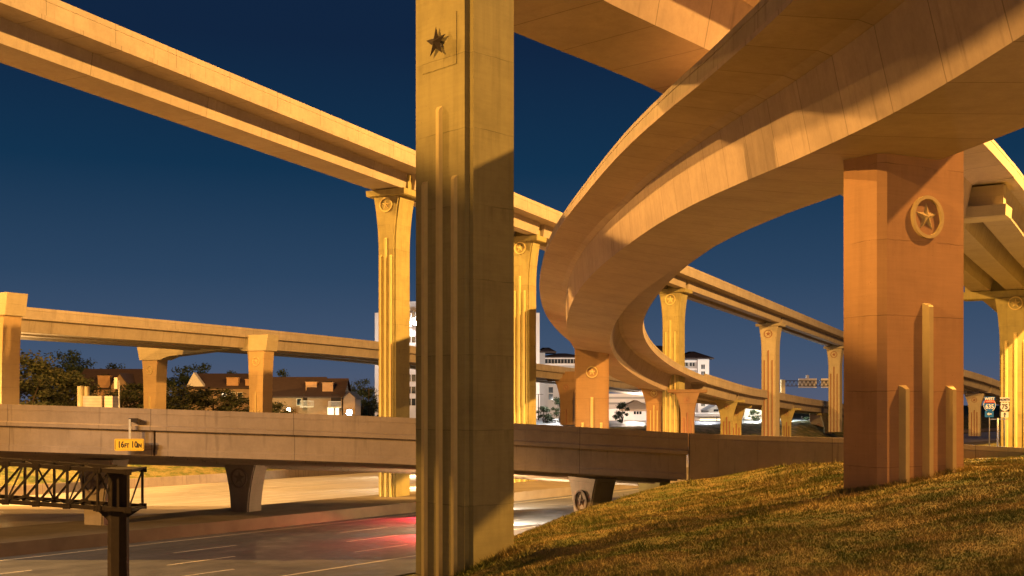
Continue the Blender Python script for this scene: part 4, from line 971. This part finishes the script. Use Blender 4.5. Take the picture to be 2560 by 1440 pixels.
for (px, D, top, wx, lab) in ((690, 185, 1003, 1.2, 'dark bush at the foot of the near straddle bent column'), (30, 140, 1000, 1.6, 'hedge bush behind the barrier at the left edge'),
                              (110, 140, 1003, 1.7, 'hedge bush behind the barrier left of the pale truck'), (1800, 270, 1062, 1.3, 'clipped bush beside the storefront'), (1905, 280, 1068, 1.5, 'low hedge bush under the distant viaduct')):
    plant(bA, px, D, top, 4, lab, 'bush', -4.4 if px < 1000 else -6.5, wx, 'bushes behind the barrier')
for (px, D, top, wx, lab) in ((1400, 265, 992, 1.0, 'slender dark tree left of the wide terracotta pier'), (1360, 255, 1015, 1.5, 'bushy dark tree next to the yellow pier behind the ochre pillar'),
                              (1555, 255, 1005, 1.15, 'forked dark tree in front of the pinkish building'), (1885, 290, 1024, 1.5, 'dark tree left of the tall tan pier with brown ribs'), (2018, 300, 1042, 1.9, 'pale lit tree under the far end of the viaduct')):
    plant(sm, px, D, top, 7, lab, 'tree', -6.5, wx, 'small trees beyond the ramp')

# ------------------------------------------------------------------ unseen cars added behind the ochre pillar, lamps lighting the road
def car_proto(paint):
    t = bpy.data.objects.new('car', None); COL.objects.link(t)
    pm_ = plain('car_paint', paint, .3, .3, .1)
    side = [(-2.25, .35), (2.25, .35), (2.28, .62), (2.15, .80), (1.15, .92), (-1.55, .98), (-2.15, .95), (-2.28, .7)]
    b = MB(); n = len(side); vs_ = []
    for y, k in ((-.9, .97), (-.82, 1), (.82, 1), (.9, .97)): vs_ += [(x * k, y, z if abs(y) < .85 else .36 + (z - .36) * .9) for x, z in side]
    f = [(j * n + i, j * n + (i + 1) % n, (j + 1) * n + (i + 1) % n, (j + 1) * n + i) for j in range(3) for i in range(n)] + [tuple(range(n)), tuple(range(3 * n, 4 * n))[::-1]]
    b.add(vs_, f)
    b.add([(-1.95, -.78, .95), (1.1, -.78, .9), (1.1, .78, .9), (-1.95, .78, .95), (-1.35, -.62, 1.42), (.35, -.62, 1.42), (.35, .62, 1.42), (-1.35, .62, 1.42)], [(0, 1, 5, 4), (1, 2, 6, 5), (2, 3, 7, 6), (3, 0, 4, 7), (4, 5, 6, 7)])
    b.build('body', pm_, t)
    g = MB()
    for s_ in (-1, 1): g.add([(-1.62, s_ * .765, 1.0), (.88, s_ * .765, .98), (.3, s_ * .645, 1.37), (-1.28, s_ * .645, 1.37)], [(0, 1, 2, 3)])
    g.add([(1.06, -.7, .95), (1.06, .7, .95), (.42, .58, 1.39), (.42, -.58, 1.39)], [(0, 1, 2, 3)]); g.add([(-1.9, -.7, 1.0), (-1.9, .7, 1.0), (-1.43, .58, 1.39), (-1.43, -.58, 1.39)], [(0, 1, 2, 3)])
    g.build('window', 'glass', t)
    for x in (-1.4, 1.4):
        for y in (-.86, .86):
            w_ = MB().tube([(x, y - .1, .33), (x, y + .1, .33)], .33, 18).build('wheel', 'rubber', t); MB().tube([(x, y - .11, .33), (x, y + .11, .33)], .2, 14).build('rim', 'rim', w_)
    for y in (-.65, .65):
        MB().box((2.2, y, .68), (.14, .34, .14)).build('headlight', 'head', t); MB().box((-2.22, y, .78), (.14, .34, .16)).build('taillight', 'tail', t)
    return t
cars = [car_proto((.25, .25, .27)), car_proto((.05, .05, .06))]
cu = set()
def put_car(kind, x, y, z, ang, label, beam=1.0):
    o = cars[kind] if kind not in cu else copy_tree(cars[kind]); cu.add(kind)
    o.location = (x, y, z); o.rotation_euler = (0, 0, ang); tag(o, label, 'car', 'unseen cars added for their lights')
    hl = bpy.data.lights.new('headlight_beam', 'SPOT'); hl.energy = 9000 * beam; hl.color = (1, .80, .52); hl.spot_size = radians(62); hl.spot_blend = .7; hl.shadow_soft_size = .15
    h = bpy.data.objects.new('headlight_beam', hl); COL.objects.link(h); h.parent = o; h.location = (2.5, 0, .75); h.rotation_euler = (0, -radians(85), 0)
    tl_ = bpy.data.lights.new('taillight_glow', 'SPOT'); tl_.energy = 5200 * beam; tl_.color = (1, .03, .04); tl_.spot_size = radians(84); tl_.spot_blend = .8; tl_.shadow_soft_size = .3
    h = bpy.data.objects.new('taillight_glow', tl_); COL.objects.link(h); h.parent = o; h.location = (-2.5, 0, .9); h.rotation_euler = (0, radians(60), 0)
    return o
AF = atan2(DN[1], DN[0])
def lane_t(s_, px): a = (px - CX) / F; D = s_ / (NN[0] * a + NN[1]); return DN[0] * a * D + DN[1] * D
for k_, s_, px, dr, lab in ((0, 54.0, 1150, 1, 'grey car added in the lane nearest the median, hidden by the ochre pillar'),
                            (1, 46.5, 1180, 1, 'black car added in the middle lane, hidden by the ochre pillar'),
                            (0, 86.5, 1130, -1, 'grey car added on the far carriageway hidden by the ochre pillar'),
                            (1, 73.5, 1170, -1, 'black car added in the inner far lane hidden by the ochre pillar')):
    x, y = xy(s_, lane_t(s_, px)); put_car(k_, x, y, -8.0, AF if dr > 0 else AF + pi, lab, 2.5)

# ------------------------------------------------------------------ grass on the slope
N = 300000
px_ = rng.uniform(900, 2760, N); u_ = rng.uniform(0, 1, N)
Dd = 9.5 * (48 / 9.5) ** (u_ ** 1.15)
gxx = (px_ - CX) / F * Dd; gyy = Dd
s_, t_ = st(gxx, gyy); sc_ = np.interp(t_, [-10, 19.3, 29.3, 41.4, 53.6], [8, 15.9, 22.6, 27.6, 30.5])
ok = (s_ < sc_ + 4.5) & (gyy < 60.2); gxx, gyy = gxx[ok], gyy[ok]; n = len(gxx)
N2 = 60000
gx2 = rng.uniform(-2, 30, N2); gy2 = rng.uniform(36, 60.3, N2); s_, t_ = st(gx2, gy2); sc_ = np.interp(t_, [-10, 19.3, 29.3, 41.4, 53.6], [8, 15.9, 22.6, 27.6, 30.5])
ok = s_ < sc_ + 4; gxx = np.r_[gxx, gx2[ok]]; gyy = np.r_[gyy, gy2[ok]]; n = len(gxx)
# weeds: taller clumps scattered on the slope, and uncut grass round the feet of the two near piers
N3 = 260; wx_ = rng.uniform(-1, 22, N3); wy_ = 11 + 46 * rng.uniform(0, 1, N3) ** 1.4; q_ = 26
wx_ = np.repeat(wx_, q_) + rng.normal(0, .10, N3 * q_) * (1 + .03 * np.repeat(wy_, q_)); wy_ = np.repeat(wy_, q_) + rng.normal(0, .10, N3 * q_)
s_, t_ = st(wx_, wy_); ok = s_ < np.interp(t_, [-10, 19.3, 29.3, 41.4, 53.6], [8, 15.9, 22.6, 27.6, 30.5]) + 1; wx_, wy_ = wx_[ok], wy_[ok]
fx, fy = [], []
for (cx_, cy_), hd_, w_, d_ in ((from_corner(2205, 32.8, R(-27), 3.5, 1.75, -1), R(-27), 3.5, 1.75), (from_corner(1172, 29.2, R(46), 2.3, 1.76, 1), R(46), 2.3, 1.76)):
    m_ = 2600; e_ = rng.integers(0, 4, m_); v_ = rng.uniform(-.5, .5, m_); o_ = np.abs(rng.normal(0, .13, m_)) + .01
    lx_ = np.where(e_ < 2, v_ * w_, np.where(e_ == 2, w_ / 2 + o_, -w_ / 2 - o_)); ly_ = np.where(e_ < 2, np.where(e_ == 0, -d_ / 2 - o_, d_ / 2 + o_), v_ * d_)
    fx.append(cx_ + lx_ * cos(hd_) + ly_ * sin(hd_)); fy.append(cy_ - lx_ * sin(hd_) + ly_ * cos(hd_))
tall = np.r_[np.zeros(n), np.ones(len(wx_)), np.ones(sum(len(q) for q in fx)) * .9]
gxx = np.r_[gxx, wx_, *fx]; gyy = np.r_[gyy, wy_, *fy]; n = len(gxx)
gz = terrain(gxx, gyy)
patch = .5 + .5 * np.sin(gxx * .9 + 2 * np.sin(gyy * .5)) * np.sin(gyy * .7 + 1.5 * np.sin(gxx * .6))
hgt = rng.uniform(.025, .065, n) * (.65 + .7 * patch) * (1 + .012 * gyy) * (1 + 1.6 * tall); wd = .005 + .00036 * gyy
ang = rng.uniform(0, 2 * pi, n); lean = rng.uniform(.2, 1.1, n) * hgt; la_ = rng.uniform(0, 2 * pi, n)
base = np.stack([gxx, gyy, gz - .01], 1); dx = np.stack([np.cos(ang), np.sin(ang), 0 * ang], 1) * wd[:, None]
tip = base + np.stack([np.cos(la_) * lean, np.sin(la_) * lean, hgt], 1)
v = np.stack([base - dx, base + dx, tip], 1).reshape(-1, 3)
me = bpy.data.meshes.new('grass'); me.vertices.add(3 * n); me.vertices.foreach_set('co', v.ravel()); me.loops.add(3 * n); me.loops.foreach_set('vertex_index', np.arange(3 * n))
me.polygons.add(n); me.polygons.foreach_set('loop_start', np.arange(0, 3 * n, 3)); me.update(); me.validate()
me.materials.append(M['grass']); o = bpy.data.objects.new('grass', me); COL.objects.link(o); o['kind'] = 'stuff'
o['label'] = 'patchy dry and green grass on the slope'; o['category'] = 'grass'
